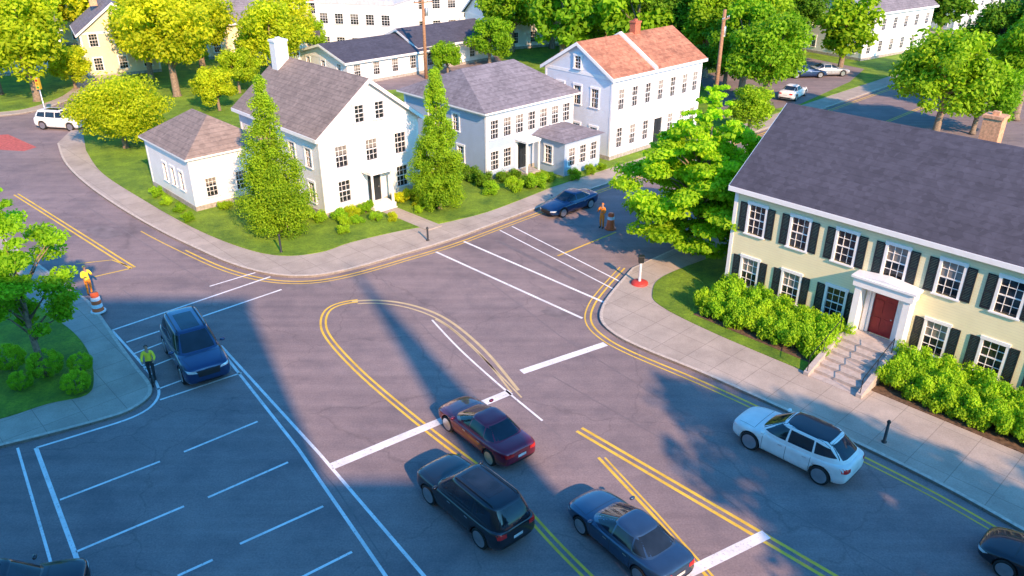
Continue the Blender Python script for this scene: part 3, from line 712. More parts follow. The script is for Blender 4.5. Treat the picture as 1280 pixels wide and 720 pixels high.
def far(px, py, rz, W_, D_, H_, sm, rm, roof='gable_x', rise=2.6, lab='', chim=True):
    x, y = G(px, py)
    n = max(2, int(W_ / 2.4)); nd = max(1, int(D_ / 3))
    f = [((i + .5) * W_ / n, z, .9, 1.4) for i in range(n) for z in ([.9, 3.6] if H_ > 5 else [.9])]
    l = [((i + .5) * D_ / nd, z, .9, 1.4) for i in range(nd) for z in ([.9, 3.6] if H_ > 5 else [.9])]
    r = house('distant_house', lab, 'house', (x, y), rz, W_, D_, H_, sm, rm, roof, rise, {'front': f, 'left': l, 'right': l}, o=.4, group='houses beyond the crossing')
    if chim: chimney(roofof(r), W_ * .3, D_ * .5, H_ + rise - .6, H_ + rise + 1, .8, .7)
far(112, 100, math.radians(30), 8, 8, 5.2, S_CREAM, R_GREY, 'gable_y', 3.0, 'cream gabled house among yellow green trees')
far(262, 76, math.radians(20), 10, 7, 4.6, S_CREAM, R_GREY, 'gable_x', 2.4, 'small cream house with grey roof among trees')
far(-20, 100, math.radians(40), 9, 8, 5, S_GREY, R_BROWN, 'gable_x', 3, 'grey house with brown roof')
far(436, 110, AR, 13, 10, 2.7, S_WHITE, R_DARK, 'gable_x', 1.3, 'low white building with dark roof behind the white house', False)
far(525, 92, AR, 12, 8, 3.0, S_WHITE, R_DARK, 'gable_x', 1.6, 'low white building with dark roof behind the row', False)
far(610, 66, math.radians(25), 11, 8, 4.5, S_WHITE, R_DARK, 'gable_x', 2.4, 'white house with dark roof under the trees')
far(1075, 78, math.radians(35), 15, 9, 6, S_WHITE, R_GREY, 'gable_x', 3, 'long white house with grey roof behind trees')
far(1190, 42, math.radians(35), 14, 9, 6, S_WHITE, R_GREY, 'gable_x', 3, 'white house with grey roof beside the woods')
far(300, 52, math.radians(10), 12, 9, 5.5, S_CREAM, R_ORANGE, 'gable_x', 3, 'cream house with warm brown roof')
far(175, 44, math.radians(15), 12, 9, 5.5, S_WHITE, R_GREY, 'gable_x', 3, 'white house with grey roof in the trees')
far(40, 60, math.radians(15), 12, 9, 5.5, S_CREAM, R_BROWN, 'gable_x', 3, 'cream house with brown roof in the trees')
PR = M('pale_roof_membrane', (.6, .6, .63), .8)
def block(px, py, rz, W_, D_, H_, lab, rm=PR):
    x, y = G(px, py)
    n = int(W_ / 2.2)
    f = [((i + .5) * W_ / n, z, 1.2, 1.3) for i in range(n) for z in np.arange(1.0, H_ - 1.5, 3.0)]
    l = [((i + .5) * D_ / 4, z, 1.2, 1.3) for i in range(4) for z in np.arange(1.0, H_ - 1.5, 3.0)]
    r = house('flat_roofed_building', lab, 'building', (x, y), rz, W_, D_, H_, S_WHITE, R_GREY, 'flat', 0, {'front': f, 'left': l})
    m = MB(); m.box(-.1, W_ + .1, -.1, D_ + .1, H_ + .002, H_ + .2); m.box(-.1, W_ + .1, -.1, .15, H_ + .202, H_ + .6); m.box(-.1, .15, .151, D_ + .1, H_ + .202, H_ + .6)
    rq = obj('roof', m.mesh('roof', [rm]), r)
    for (ax, ay, sw, sd_, sh) in [(.4, .3, 2.2, 2.4, 1.4), (.72, .5, 1.2, 1.2, .9), (.2, .6, 1.5, 1.0, .8), (.6, .75, .8, .8, 1.3)]:
        m = MB(); m.box(W_ * ax, W_ * ax + sw, D_ * ay, D_ * ay + sd_, H_ + .203, H_ + .2 + sh); m.box(W_ * ax + .1, W_ * ax + sw - .1, D_ * ay + .1, D_ * ay + sd_ - .1, H_ + .2 + sh, H_ + .3 + sh)
        obj('rooftop_unit', m.mesh('rooftop_unit', [PALEMET]), rq)
block(400, 68, math.radians(-15), 11, 9, 6.5, 'bright white flat roofed block with rooftop plant')
block(478, 50, math.radians(20), 12, 10, 6.5, 'white flat roofed block at the wood edge')
block(575, 30, math.radians(5), 15, 10, 7, 'pale flat roofed block by the woods')
block(335, 84, math.radians(30), 7, 6, 3.2, 'low white flat roofed garage with dark roof', R_DARK)

# buildings and trees behind the viewpoint whose shadows cross the junction
EL = math.radians(29); SX, SY = .45, -.893
t_ = MB(); t_.box(-1.1, 1.1, -1.1, 1.1, 0, 18); t_.box(-.9, .9, -.9, .9, 18.001, 21.5)
sp = [(-.75, -.75, 21.501), (.75, -.75, 21.501), (.75, .75, 21.501), (-.75, .75, 21.501), (0, 0, 31)]
t_.add(sp, [(0, 1, 4), (1, 2, 4), (2, 3, 4), (3, 0, 4), (3, 2, 1, 0)], 1)
cr = root('church', 'white clapboard church with tall dark pointed spire', 'church', (15.2, -6.2, 0), BR)
obj('steeple', t_.mesh('steeple', [S_WHITE, R_DARK]), cr)
m = MB(); m.box(-4, 4, 1.11, 18, 0, 6); obj('wall', m.mesh('wall', [S_WHITE]), cr); gable_roof('roof', 8, 16, 6, 4, .3, 'y', R_DARK, cr, off=(-4, 2.4))
for (bx, by, bw, bd, bh) in [(-24.5, -16, 31.5, 12, 26.0), (-56.5, -14, 31.5, 12, 28.5), (7.3, -16, 6.2, 11.5, 17.0)]:  # unseen brick blocks, added and sized to cast the broad shade
    n = int(bw / 2.6)
    ops = [((i + .5) * bw / n, z, 1.1, 1.6) for i in range(n) for z in np.arange(1.2, bh - 2, 3.1)]
    r = house('brick_shade_block', 'unseen tall brick block added to cast shade on the junction', 'building', (bx, by), 0, bw, bd, bh, BRICK, R_DARK, 'flat', 0, {'back': ops[::2]})
    m = MB(); m.box(-.2, bw + .2, -.2, bd + .2, bh + .002, bh + .4); obj('roof', m.mesh('roof', [STONE]), r)
for x, y, k, s in [(21.5, 4.6, 'd', 1.4), (30, -4.5, 'b', 1.5), (-62, -2, 'd', 1.8)]:
    tree(x, y, k, s, L_MID, label='tall street tree beside the tall buildings', group='tall trees across the road')

# ------------------------------------------------------------------ low planting by white houses
def wl(x, y): return (WH[0] + .727 * x - .687 * y, WH[1] + .687 * x + .727 * y)
for x, y, s in [(.5, -.8, .8), (1.5, -.9, .7), (2.5, -1.0, .75), (5.4, -1, .75), (6.4, -.9, .85), (7.5, -.9, .9), (8.5, -1.2, 1.0), (9.3, -.6, 1.1), (1.0, -2.2, .6), (2.2, -2.6, .55), (6.0, -2.4, .6), (7.2, -2.5, .7), (-.6, -.2, .8), (-1.2, 1, .9), (-1.0, 2.6, .8),
                (-3, 5.8, .6), (-4.2, 6.2, .6), (9, 1, 1.0), (9.5, 2.5, 1.0), (3.0, -3.4, .5), (5.2, -3.4, .5), (8.4, -2.6, .6), (.2, -1.9, .6), (-.6, -3.0, .6), (6.8, -3.6, .5), (10.2, -.9, .8), (-7, 5.8, .6), (-6.6, 8, .6), (-6.7, 10, .6), (-6.6, 12, .7)]:
    p = wl(x, y); shrub(p[0], p[1], s, s * random.uniform(.9, 1.2), random.choice([L_MID, L_HEDGE, L_HEDGE, L_BR]), 'green garden shrub beside the white house', 'garden shrubs by the white house')
def cl_(x, y): return (CH[0] + .727 * x - .687 * y, CH[1] + .687 * x + .727 * y)
for x, y, s in [(0, -3.0, .8), (1.2, -3.2, .8), (2.4, -3.1, .9), (3.5, -3.1, .7), (5.2, -4.2, .7), (-.9, -.6, 1.0), (-1, 1.2, 1.1), (.8, -.9, .8), (2, -.9, .8), (7, -4.2, .6), (8.4, -4.1, .6), (-1.6, -2.2, .9), (1.6, -3.6, 1.1)]:
    p = cl_(x, y); shrub(p[0], p[1], s, s * random.uniform(.9, 1.3), random.choice([L_MID, L_DK, L_HEDGE]), 'green garden shrub beside the blue house', 'garden shrubs by the blue house')
m = MB(); a_ = [wl(3.4, -1.6), wl(4.6, -1.6), wl(4.8, -6.4), wl(3.6, -6.4)]; m.prism(a_, .12, .185)
obj('garden_path', m.mesh('garden_path', [WALK]), kind='structure')

# ------------------------------------------------------------------ vehicles
def evalmesh(o, name):
    bpy.context.view_layer.update(); dg = bpy.context.evaluated_depsgraph_get()
    return bpy.data.meshes.new_from_object(o.evaluated_get(dg))
def bvh_of(me): return BVHTree.FromPolygons([v.co for v in me.vertices], [p.vertices for p in me.polygons])
def patch(bvhs, cs, d, nu, nv, mat, name, parent, off=.006):
    c = [Vector(x) for x in cs]; d = Vector(d).normalized(); m = MB(); P = {}
    for j in range(nv + 1):
        for i in range(nu + 1):
            u, v = i / nu, j / nv
            o = c[0] * (1 - u) * (1 - v) + c[1] * u * (1 - v) + c[2] * u * v + c[3] * (1 - u) * v
            best = None
            for b in bvhs:
                h = b.ray_cast(o, d)
                if h[0] is not None and (best is None or h[3] < best[3]): best = h
            if best: P[(i, j)] = best[0] - d * off
    idx = {k: n for n, k in enumerate(P)}; vs = [P[k] for k in P]; fs = []
    for j in range(nv):
        for i in range(nu):
            q = [(i, j), (i + 1, j), (i + 1, j + 1), (i, j + 1)]
            if all(k in idx for k in q): fs.append(tuple(idx[k] for k in q))
    if not fs: return None
    m.add(vs, fs); me = m.mesh(name, [mat], True)
    n = me.polygons[0].normal
    if n.dot(d) > 0: me.flip_normals()
    return obj(name, me, parent)
WHEEL = {}
def wheelmesh():
    if WHEEL: return WHEEL['t'], WHEEL['r']
    t = MB(); t.lathe([(.2, -.09), (.3, -.115), (.335, -.09), (.342, 0), (.335, .09), (.3, .115), (.2, .09)], 28, 'y')
    r = MB(); r.lathe([(.03, -.06), (.245, -.05), (.245, .05), (.03, .06)], 24, 'y', mi=1)
    for s in (-1, 1):
        for k in range(5):
            a = k * 2 * math.pi / 5; ca, sa = math.cos(a), math.sin(a)
            w0, w1 = .05, .035
            q = [(.04, -w0), (.235, -w1), (.235, w1), (.04, w0)]
            y0, y1 = sorted((s * .062, s * .105))
            vs = [(x * ca - y * sa, y0, x * sa + y * ca) for x, y in q] + [(x * ca - y * sa, y1, x * sa + y * ca) for x, y in q]
            r.add(vs, [(0, 1, 2, 3), (7, 6, 5, 4), (0, 4, 5, 1), (1, 5, 6, 2), (2, 6, 7, 3), (3, 7, 4, 0)])
        y0, y1 = sorted((s * .06, s * .112)); r.lathe([(.24, y0), (.262, y1), (.23, y1)], 24, 'y')
        r.lathe([(.05, y0), (.05, y1 + .002 * s)], 12, 'y')
    WHEEL['t'] = t.mesh('tyre', [RUBBER], True); WHEEL['r'] = r.mesh('rim', [RIM, BLACKPL]); return WHEEL['t'], WHEEL['r']
KIND = {
 'sedan': dict(st=[(2.42, .50, .36, .60), (2.34, .74, .26, .68), (2.05, .88, .2, .78), (1.5, .93, .17, .87), (1.0, .92, .17, .94), (0, .92, .17, .95), (-1.0, .93, .17, .98), (-1.75, .92, .19, 1.03), (-2.2, .85, .24, 1.03), (-2.36, .76, .34, .98), (-2.42, .64, .42, .86)],
     bot=(1.25, -2.0, .84, .88), top=(.15, -.95, .585, 1.43), wb=1.43, wr=.355, rexp=1.0, sq=4.2,
     side=[((.92, 1.0), (.02, 1.0), (-.0, 1.35), (.27, 1.35)), ((-.06, 1.0), (-.92, 1.0), (-.82, 1.35), (-.06, 1.35)), ((-.98, 1.01), (-1.5, 1.03), (-1.05, 1.31), (-.88, 1.34))],
     ws=((.72, 1.0), (.48, 1.37)), rw=((.68, 1.06), (.46, 1.37))),
 'suv': dict(st=[(2.38, .66, .38, .88), (2.30, .86, .28, .97), (2.02, .94, .22, 1.03), (1.45, .97, .2, 1.07), (1.0, .96, .2, 1.09), (0, .96, .2, 1.09), (-1.2, .97, .2, 1.10), (-1.9, .96, .22, 1.12), (-2.2, .92, .26, 1.12), (-2.34, .84, .34, 1.08), (-2.40, .74, .42, .98)],
     bot=(1.25, -2.36, .89, 1.02), top=(.42, -1.95, .69, 1.76), wb=1.45, wr=.40, rexp=1.5, sq=5.5,
     side=[((1.0, 1.17), (.06, 1.17), (.04, 1.64), (.45, 1.64)), ((-.03, 1.17), (-.98, 1.17), (-.95, 1.64), (-.03, 1.64)), ((-1.06, 1.17), (-1.95, 1.2), (-1.78, 1.6), (-1.03, 1.63))],
     ws=((.76, 1.14), (.57, 1.69)), rw=((.68, 1.18), (.54, 1.66))),
 'crossover': dict(st=[(2.38, .54, .38, .76), (2.30, .78, .28, .86), (2.0, .91, .22, .95), (1.45, .96, .2, 1.01), (1.0, .95, .2, 1.05), (0, .95, .2, 1.06), (-1.1, .96, .2, 1.09), (-1.8, .94, .22, 1.12), (-2.14, .88, .26, 1.11), (-2.29, .79, .34, 1.06), (-2.35, .68, .44, .96)],
     bot=(1.32, -2.30, .88, .98), top=(.4, -1.55, .65, 1.68), wb=1.43, wr=.39, rexp=1.25, sq=4.4,
     side=[((1.05, 1.1), (.06, 1.12), (.04, 1.57), (.45, 1.56)), ((-.03, 1.12), (-.98, 1.15), (-.94, 1.57), (-.03, 1.57)), ((-1.06, 1.16), (-1.86, 1.25), (-1.54, 1.49), (-1.01, 1.56))],
     ws=((.73, 1.09), (.53, 1.61)), rw=((.66, 1.2), (.5, 1.6))),
}
CARM = {}
def carmeshes(kind):
    if kind in CARM: return CARM[kind]
    K = KIND[kind]; m = MB(); rings = []
    for x, hw, zb, zt in K['st']:
        hgt = zt - zb
        half = [(.0, zb), (.75 * hw, zb), (.95 * hw, zb + .07), (hw, zb + .36 * hgt), (hw * .975, zb + .60 * hgt), (hw * .98, zb + .76 * hgt), (.93 * hw, zt - .05), (.72 * hw, zt), (0, zt + .035)]
        rings.append([(x, -y, z) for y, z in half] + [(x, y, z) for y, z in half[-2:0:-1]])
    k = len(rings[0])
    for i, r in enumerate(rings): m.v += r
    for i in range(len(rings) - 1):
        for j in range(k): m.f.append([i * k + j, (i + 1) * k + j, (i + 1) * k + (j + 1) % k, i * k + (j + 1) % k]); m.m.append(0)
    m.f.append(list(range(k))); m.m.append(0); m.f.append([(len(rings) - 1) * k + j for j in range(k - 1, -1, -1)]); m.m.append(0)
    tmp = obj('tmp_body', m.mesh('tmp', [RUBBER, RUBBER]))
    tmp.modifiers.new('s', 'SUBSURF').levels = 2
    cut = MB(); r_ = K['wr'] + .05
    for sx in (1, -1):
        for sy in (1, -1):
            y0, y1 = sorted((sy * .62, sy * 1.3)); cut.lathe([(r_, y0), (r_, y1)], 28, 'y', c=(sx * K['wb'], 0, K['wr'] + .01))
    co = obj('tmp_cut', cut.mesh('cut', [RUBBER]))
    bm = bmesh.new(); bm.from_mesh(co.data); bmesh.ops.recalc_face_normals(bm, faces=bm.faces); bm.to_mesh(co.data); bm.free()
    b = tmp.modifiers.new('b', 'BOOLEAN'); b.operation = 'DIFFERENCE'; b.object = co; b.solver = 'EXACT'
    full = obj('tmp2', tmp.data); full.modifiers.new('s', 'SUBSURF').levels = 2
    body = evalmesh(tmp, 'body'); plain = evalmesh(full, 'plain'); bp = bvh_of(plain)
    for p in body.polygons:
        p.use_smooth = True; c = p.center
        for sx in (1, -1):
            d = math.hypot(c.x - sx * K['wb'], c.z - K['wr'] - .01)
            if (d > r_ * .93 and d < r_ + .012 and abs(c.y) > .55 and abs(p.normal.y) < .5) or (abs(abs(c.y) - .62) < .01 and d < r_ + .01): p.material_index = 1; p.use_smooth = False
    for o_ in (tmp, co, full): bpy.data.objects.remove(o_)
    m = MB(); bt, tp = K['bot'], K['top']; NS = 48
    lv = []
    for t in (0, .12, .35, .6, .82, .93, 1.0):
        e = t; xf = bt[0] + (tp[0] - bt[0]) * e; xr = bt[1] + (tp[1] - bt[1]) * (e ** K['rexp']); hw = bt[2] + (tp[2] - bt[2]) * (e ** 1.25); z = bt[3] + (tp[3] - .06 - bt[3]) * e
        lv.append((xf, xr, hw, z))
    xf, xr, hw, z = lv[-1]
    for s, dz in ((.972, .022), (.92, .038), (.8, .052), (.5, .065), (.2, .07)):
        cx = (xf + xr) / 2; ax = (xf - xr) / 2; lv.append((cx + ax * s, cx - ax * s, hw * s, z + dz))
    for xf, xr, hw, z in lv:
        cx, ax = (xf + xr) / 2, (xf - xr) / 2
        for i in range(NS):
            t = 2 * math.pi * i / NS; c, s = math.cos(t), math.sin(t); e = 2 / K['sq']
            m.v.append((cx + ax * math.copysign(abs(c) ** e, c), hw * math.copysign(abs(s) ** e, s), z))
    for i in range(len(lv) - 1):
        for j in range(NS): m.f.append([i * NS + j, i * NS + (j + 1) % NS, (i + 1) * NS + (j + 1) % NS, (i + 1) * NS + j]); m.m.append(0)
    m.f.append([(len(lv) - 1) * NS + j for j in range(NS)]); m.m.append(0)
    cab = m.mesh('cabin', [RUBBER], True); bc = bvh_of(cab)
    CARM[kind] = (body, cab, bp, bc); return CARM[kind]
def paint(name, col, metal=.35, coat=1):
    m, nt, bs = newmat(name); co = objco(nt)
    nt.links.new(ramp(nt, noise(nt, 2.2, 3, co), [(.3, tuple(c * .85 for c in col)), (.7, col)]), bs.inputs['Base Color'])
    bs.inputs['Metallic'].default_value = metal; bs.inputs['Roughness'].default_value = .28 if coat > .5 else .45
    bs.inputs['Coat Weight'].default_value = coat; bs.inputs['Coat Roughness'].default_value = .03
    return m
def car(kind, x, y, hd, pm, label, group='cars on the street', roofm=None, name='car', z=.006, scale=1.0, rails=False):
    K = KIND[kind]; body, cab, bp, bc = carmeshes(kind)
    r = root(name, label, 'car', (x, y, z), math.atan2(hd[1], hd[0]), group, (scale,) * 3)
    bme = body.copy(); bme.materials.clear(); bme.materials.append(pm); bme.materials.append(BLACKPL)
    cme = cab.copy(); cme.materials.clear(); cme.materials.append(pm)
    obj('body', bme, r); obj('cabin', cme, r)
    B = [bp]; Cc = [bc]
    zs = K['st'][5][3]
    (wy0, wz0), (wy1, wz1) = K['ws']
    patch(Cc, [(3, -wy0, wz0), (3, wy0, wz0), (3, wy1, wz1), (3, -wy1, wz1)], (-1, 0, 0), 12, 8, CGLASS, 'windscreen', r)
    (wy0, wz0), (wy1, wz1) = K['rw']
    patch(Cc, [(-3, wy0, wz0), (-3, -wy0, wz0), (-3, -wy1, wz1), (-3, wy1, wz1)], (1, 0, 0), 12, 8, CGLASS, 'rear_window', r)
    for sy in (1, -1):
        for q in K['side']:
            patch(Cc, [(a, sy * 1.5, b) for a, b in q], (0, -sy, 0), 8, 6, CGLASS, 'side_window', r)
    x0, x1 = K['top'][0] - .25, K['top'][1] + .3
    if roofm:
        patch(Cc, [(x1 - .28, -.61, 3), (x0 + .22, -.61, 3), (x0 + .22, .61, 3), (x1 - .28, .61, 3)], (0, 0, -1), 16, 14, roofm, 'roof_panel', r, .004)
    elif kind != 'sedan':
        patch(Cc, [(x1 + .3, -.38, 3), (x0, -.38, 3), (x0, .38, 3), (x1 + .3, .38, 3)], (0, 0, -1), 8, 8, CGLASS, 'roof_window', r, .004)
    zh = K['st'][1][3]; zt = K['st'][-2][3]
    for sy in (1, -1):
        patch(B, [(3, sy * .44, zh - .15), (3, sy * .80, zh - .10), (3, sy * .84, zh - .0), (3, sy * .5, zh - .05)], (-1, 0, -.05), 8, 3, HEADL, 'headlight', r, .012)
        if kind != 'sedan': patch(B, [(-3, sy * .5, zt - .22), (-3, sy * .84, zt - .22), (-3, sy * .84, zt - .02), (-3, sy * .5, zt - .08)], (1, 0, 0), 6, 4, TAILL, 'tail_light', r, .012)
        else: patch(B, [(-3, sy * .38, zt - .2), (-3, sy * .82, zt - .24), (-3, sy * .82, zt - .06), (-3, sy * .42, zt - .08)], (1, 0, 0), 6, 3, TAILL, 'tail_light', r, .012)
    patch(B, [(3, -.42, zh - .36), (3, .42, zh - .36), (3, .45, zh - .1), (3, -.45, zh - .1)], (-1, 0, 0), 8, 4, BLACKPL, 'grille', r, .01)
    patch(B, [(3, -.6, .3), (3, .6, .3), (3, .5, .4), (3, -.5, .4)], (-1, 0, 0), 8, 2, BLACKPL, 'front_bumper', r, .008)
    patch(B, [(-3, -.7, .34), (-3, .7, .34), (-3, .6, .48), (-3, -.6, .48)], (1, 0, 0), 8, 3, BLACKPL, 'rear_bumper', r, .008)
    patch(B, [(-3, -.2, .64), (-3, .2, .64), (-3, .2, .76), (-3, -.2, .76)], (1, 0, 0), 2, 2, PLATE, 'number_plate', r, .014)
    for sy in (1, -1):
        for xx in (.93, -.03, -1.0):
            patch(B, [(xx, sy * 2, .34), (xx + .014, sy * 2, .34), (xx + .014, sy * 2, zs - .04), (xx, sy * 2, zs - .04)], (0, -sy, 0), 1, 10, BLACKPL, 'door_seam', r, .003)
        for xx in (.12, -.85):
            patch(B, [(xx, sy * 2, zs - .2), (xx + .17, sy * 2, zs - .2), (xx + .17, sy * 2, zs - .165), (xx, sy * 2, zs - .165)], (0, -sy, 0), 2, 1, RIM, 'door_handle', r, .018)
        patch(B, [(-.95, sy * 2, .22), (.95, sy * 2, .22), (.95, sy * 2, .32), (-.95, sy * 2, .32)], (0, -sy, 0), 8, 1, BLACKPL, 'side_skirt', r, .006)
        m = MB(); m.ell((K['bot'][0] - .42, sy * (K['st'][5][1] + .08), zs + .1), (.075, .12, .07), 6)
        obj('wing_mirror', m.mesh('wing_mirror', [pm], True), r)
        if rails:
            m = MB(); a, b_ = K['top'][0] - .15, K['top'][1] + .15; zz = K['top'][3] - .01
            m.tube([(a, sy * .56, zz - .03), (a - .1, sy * .56, zz + .04), (b_ + .1, sy * .56, zz + .04), (b_, sy * .56, zz - .03)], [.018] * 4, 6); obj('roof_rail', m.mesh('roof_rail', [DARKMET]), r)
    patch(B, [(K['bot'][0] + .05, -.75, 3), (K['bot'][0] + .065, -.75, 3), (K['bot'][0] + .065, .75, 3), (K['bot'][0] + .05, .75, 3)], (0, 0, -1), 1, 10, BLACKPL, 'bonnet_seam', r, .003)
    for sy in (1, -1):
        patch(B, [(K['bot'][0] + .06, sy * .76, 3), (2.1, sy * .62, 3), (2.1, sy * .632, 3), (K['bot'][0] + .06, sy * .772, 3)], (0, 0, -1), 8, 1, BLACKPL, 'bonnet_seam', r, .003)
    t, rm = wheelmesh()
    s = K['wr'] / .342
    for sx in (1, -1):
        for sy in (1, -1):
            w = obj('wheel', None, r, (sx * K['wb'], sy * (K['st'][5][1] - .12), K['wr'])); w.scale = (s, 1, s); w.empty_display_size = .2
            obj('tyre', t, w); obj('rim', rm, w)
    return r
P_BLK = paint('black_paint', (.014, .018, .03)); P_RED = paint('maroon_paint', (.26, .012, .045)); P_WHT = paint('white_paint', (.92, .90, .88), 0, .15)
P_NAV = paint('navy_paint', (.015, .05, .15)); P_SLA = paint('slate_paint', (.035, .08, .16)); P_SIL = paint('silver_paint', (.5, .51, .53))
HD = (-.63, .776)
x, y = G(606, 549); car('sedan', x, y, HD, P_RED, 'dark maroon sedan crossing the stop line', 'cars on the street', scale=.98)
x, y = G(592, 641); car('suv', x, y, (-.66, .75), P_BLK, 'black SUV waiting behind the maroon sedan', scale=1.0, rails=True)
x, y = G(783, 683); car('sedan', x, y, (-.60, .80), P_SLA, 'slate blue sedan beside the yellow line', scale=.98)
car('crossover', 11.1, 25.3, (-.70, .714), P_WHT, 'white five door hatchback with black roof near the kerb', roofm=P_BLK, scale=1.02)
x, y = G(246, 452); car('suv', x, y, (.56, -.83), P_NAV, 'dark navy SUV parked across the marked bays', scale=1.1, rails=True)
x, y = G(711, 262); car('sedan', x, y, (-.75, -.66), P_NAV, 'dark sedan approaching along the side street', scale=.93)
x, y = G(1322, 734); car('sedan', x, y, (-.70, .714), P_BLK, 'black sedan near the kerb', scale=.97)
x, y = G(10, 770); car('suv', x, y, (.93, .30), P_BLK, 'dark car parked in the marked bay')
x, y = G(80, 160); car('suv', x, y, (.96, -.2), P_WHT, 'white SUV on the far side street')
for px, py, hd, pm in [(990, 124, (.6, .8), P_WHT), (1006, 98, (1, .1), P_NAV), (1034, 96, (1, .1), P_SIL)]:
    x, y = G(px, py); car('sedan', x, y, hd, pm, 'car parked by the far end of the street', 'cars parked up the side street', name='parked_car', z=.18)

# ------------------------------------------------------------------ people
SKIN = M('skin', (.45, .27, .19), .5, var=.05)
HAIR = M('hair', (.04, .025, .018), .7)
def person(x, y, hd, top, legs, label, pose='stand', z=.006, hat=None, vest=None):
    r = root('person', label, 'person', (x, y, z), math.atan2(hd[1], hd[0]))
    J = [((0, 0, .96), .135), ((0, 0, 1.14), .115), ((0, 0, 1.33), .15), ((0, 0, 1.47), .06), ((.015, 0, 1.55), .065), ((.02, 0, 1.66), .09), ((.01, 0, 1.75), .07), ((.115, 0, 1.63), .016)]
    E = [(0, 1), (1, 2), (2, 3), (3, 4), (4, 5), (5, 6), (5, 7)]; T = ['j', 'j', 'j', 'n', 'h', 'h', 'H', 'h']
    def add(p, rd, par, tg): J.append((p, rd)); E.append((par, len(J) - 1)); T.append(tg); return len(J) - 1
    for s in (1, -1):
        if pose == 'stand': arm = [(0, .19 * s, 1.40), (.0, .25 * s, 1.13), (.10, .26 * s, .90), (.13, .26 * s, .83)]
        elif pose == 'walk': arm = [(0, .19 * s, 1.40), (-.08 * s, .25 * s, 1.13), (.02 - .16 * s + .1, .25 * s, .92), (.02 - .17 * s + .13, .25 * s, .85)]
        elif pose == 'ride': arm = [(0.02, .19 * s, 1.38), (.12, .27 * s, 1.14), (.36, .24 * s, 1.1), (.43, .23 * s, 1.09)]
        else: arm = [(0, .19 * s, 1.40), (.1, .27 * s, 1.16), (.30, .2 * s, 1.22), (.37, .18 * s, 1.25)]
        a = add(arm[0], .062, 2, 'j'); b = add(arm[1], .046, a, 'j'); c = add(arm[2], .033, b, 'j'); d = add(arm[3], .03, c, 'k')
        dv = (Vector(arm[3]) - Vector(arm[2])).normalized(); sd = Vector((1, 0, 0)) if abs(dv.z) > .6 else Vector((0, 1, 0))
        for i, (o_, ln) in enumerate([(-.03, .07), (-.01, .085), (.01, .08), (.03, .06)]):
            p = Vector(arm[3]) + dv * .02 + sd * o_; q1 = p + dv * ln * .6; f1 = add(tuple(q1), .009, d, 'k'); q2 = q1 + dv * ln * .3 + Vector((0, -.02 * s, 0)); add(tuple(q2), .008, f1, 'k')
        p = Vector(arm[3]) + sd * .045 * (1 if abs(dv.z) > .6 else -s); f1 = add(tuple(p), .01, d, 'k'); add(tuple(p + dv * .035), .009, f1, 'k')
        st = {'walk': .2 * s, 'ride': .14 * s}.get(pose, 0.0)
        h = add((0, .09 * s, .9), .09, 0, 't'); k = add((st * .6 + .03, .10 * s, .5), .062, h, 't'); an = add((st - .03, .10 * s, .09), .042, k, 't')
        add((st + .14, .115 * s, .045), .038, an, 's')
    me = bpy.data.meshes.new('body'); me.from_pydata([j[0] for j in J], E, [])
    o = obj('tmp_p', me); sk = o.modifiers.new('sk', 'SKIN'); sk.use_smooth_shade = True; o.modifiers.new('ss', 'SUBSURF').levels = 1
    for i, j in enumerate(J):
        v = me.skin_vertices[0].data[i]; v.radius = (j[1] * .78, j[1]) if i < 3 else (j[1], j[1]); v.use_root = (i == 0)
    bm_ = evalmesh(o, 'body'); bpy.data.objects.remove(o)
    bm_.materials.clear(); bm_.materials.append(SKIN); bd = obj('body', bm_, r)
    segs = [(Vector(J[a][0]), Vector(J[b][0]), T[b]) for a, b in E]
    tag = []
    for p in bm_.polygons:
        c = p.center; best = (9, '')
        for a, b, t in segs:
            ab = b - a; tt = max(0, min(1, (c - a).dot(ab) / max(ab.length_squared, 1e-9))); dd = (c - a - ab * tt).length
            if dd < best[0]: best = (dd, t)
        t = best[1]
        if c.z > 1.62 and (c.x < .03 or c.z > 1.76) and t in 'hH': t = 'H'
        tag.append(t)
    def shell(name, tags, mat, off, zmin=-9, zmax=9, side=0):
        m = MB(); mp = {}
        for p, t in zip(bm_.polygons, tag):
            if t in tags and zmin < p.center.z < zmax and (side == 0 or p.center.y * side > 0):
                ids = []
                for vi in p.vertices:
                    if vi not in mp: v = bm_.vertices[vi]; mp[vi] = len(m.v); m.v.append(tuple(v.co + v.normal * off))
                    ids.append(mp[vi])
                m.f.append(ids); m.m.append(0)
        if m.f: obj(name, m.mesh(name, [mat], True), bd)
    shell('jacket', 'j', top, .014, .86); shell('trousers', 'tj', legs, .010, -1, .97)
    shell('shoe', 's', BLACKPL, .012, -1, .14, 1); shell('shoe', 's', BLACKPL, .012, -1, .14, -1)
    shell('hair' if not hat else 'helmet', 'H', hat or HAIR, .018 if not hat else .03)
    if vest: shell('vest', 'j', vest, .024, 1.0, 1.42)
    return r
ORANGE = M('orange_cloth', (1.0, .30, .03), .7, var=.05); YEL = M('yellow_cloth', (1.0, .78, .05), .7, var=.05); DKC = M('dark_cloth', (.03, .035, .045), .85); REDC = M('red_cloth', (.95, .13, .03), .8)
x, y = G(192, 476); person(x, y, (.35, -.93), YEL, DKC, 'person in yellow jacket and black trousers riding a scooter', 'ride', z=.14, hat=BLACKPL)
sc_ = root('kick_scooter', 'black kick scooter ridden beside the parking bays', 'scooter', (x, y, .006), math.atan2(-.93, .35))
m = MB(); m.box(-.38, .36, -.08, .08, .09, .125); obj('deck', m.mesh('deck', [BLACKPL]), sc_)
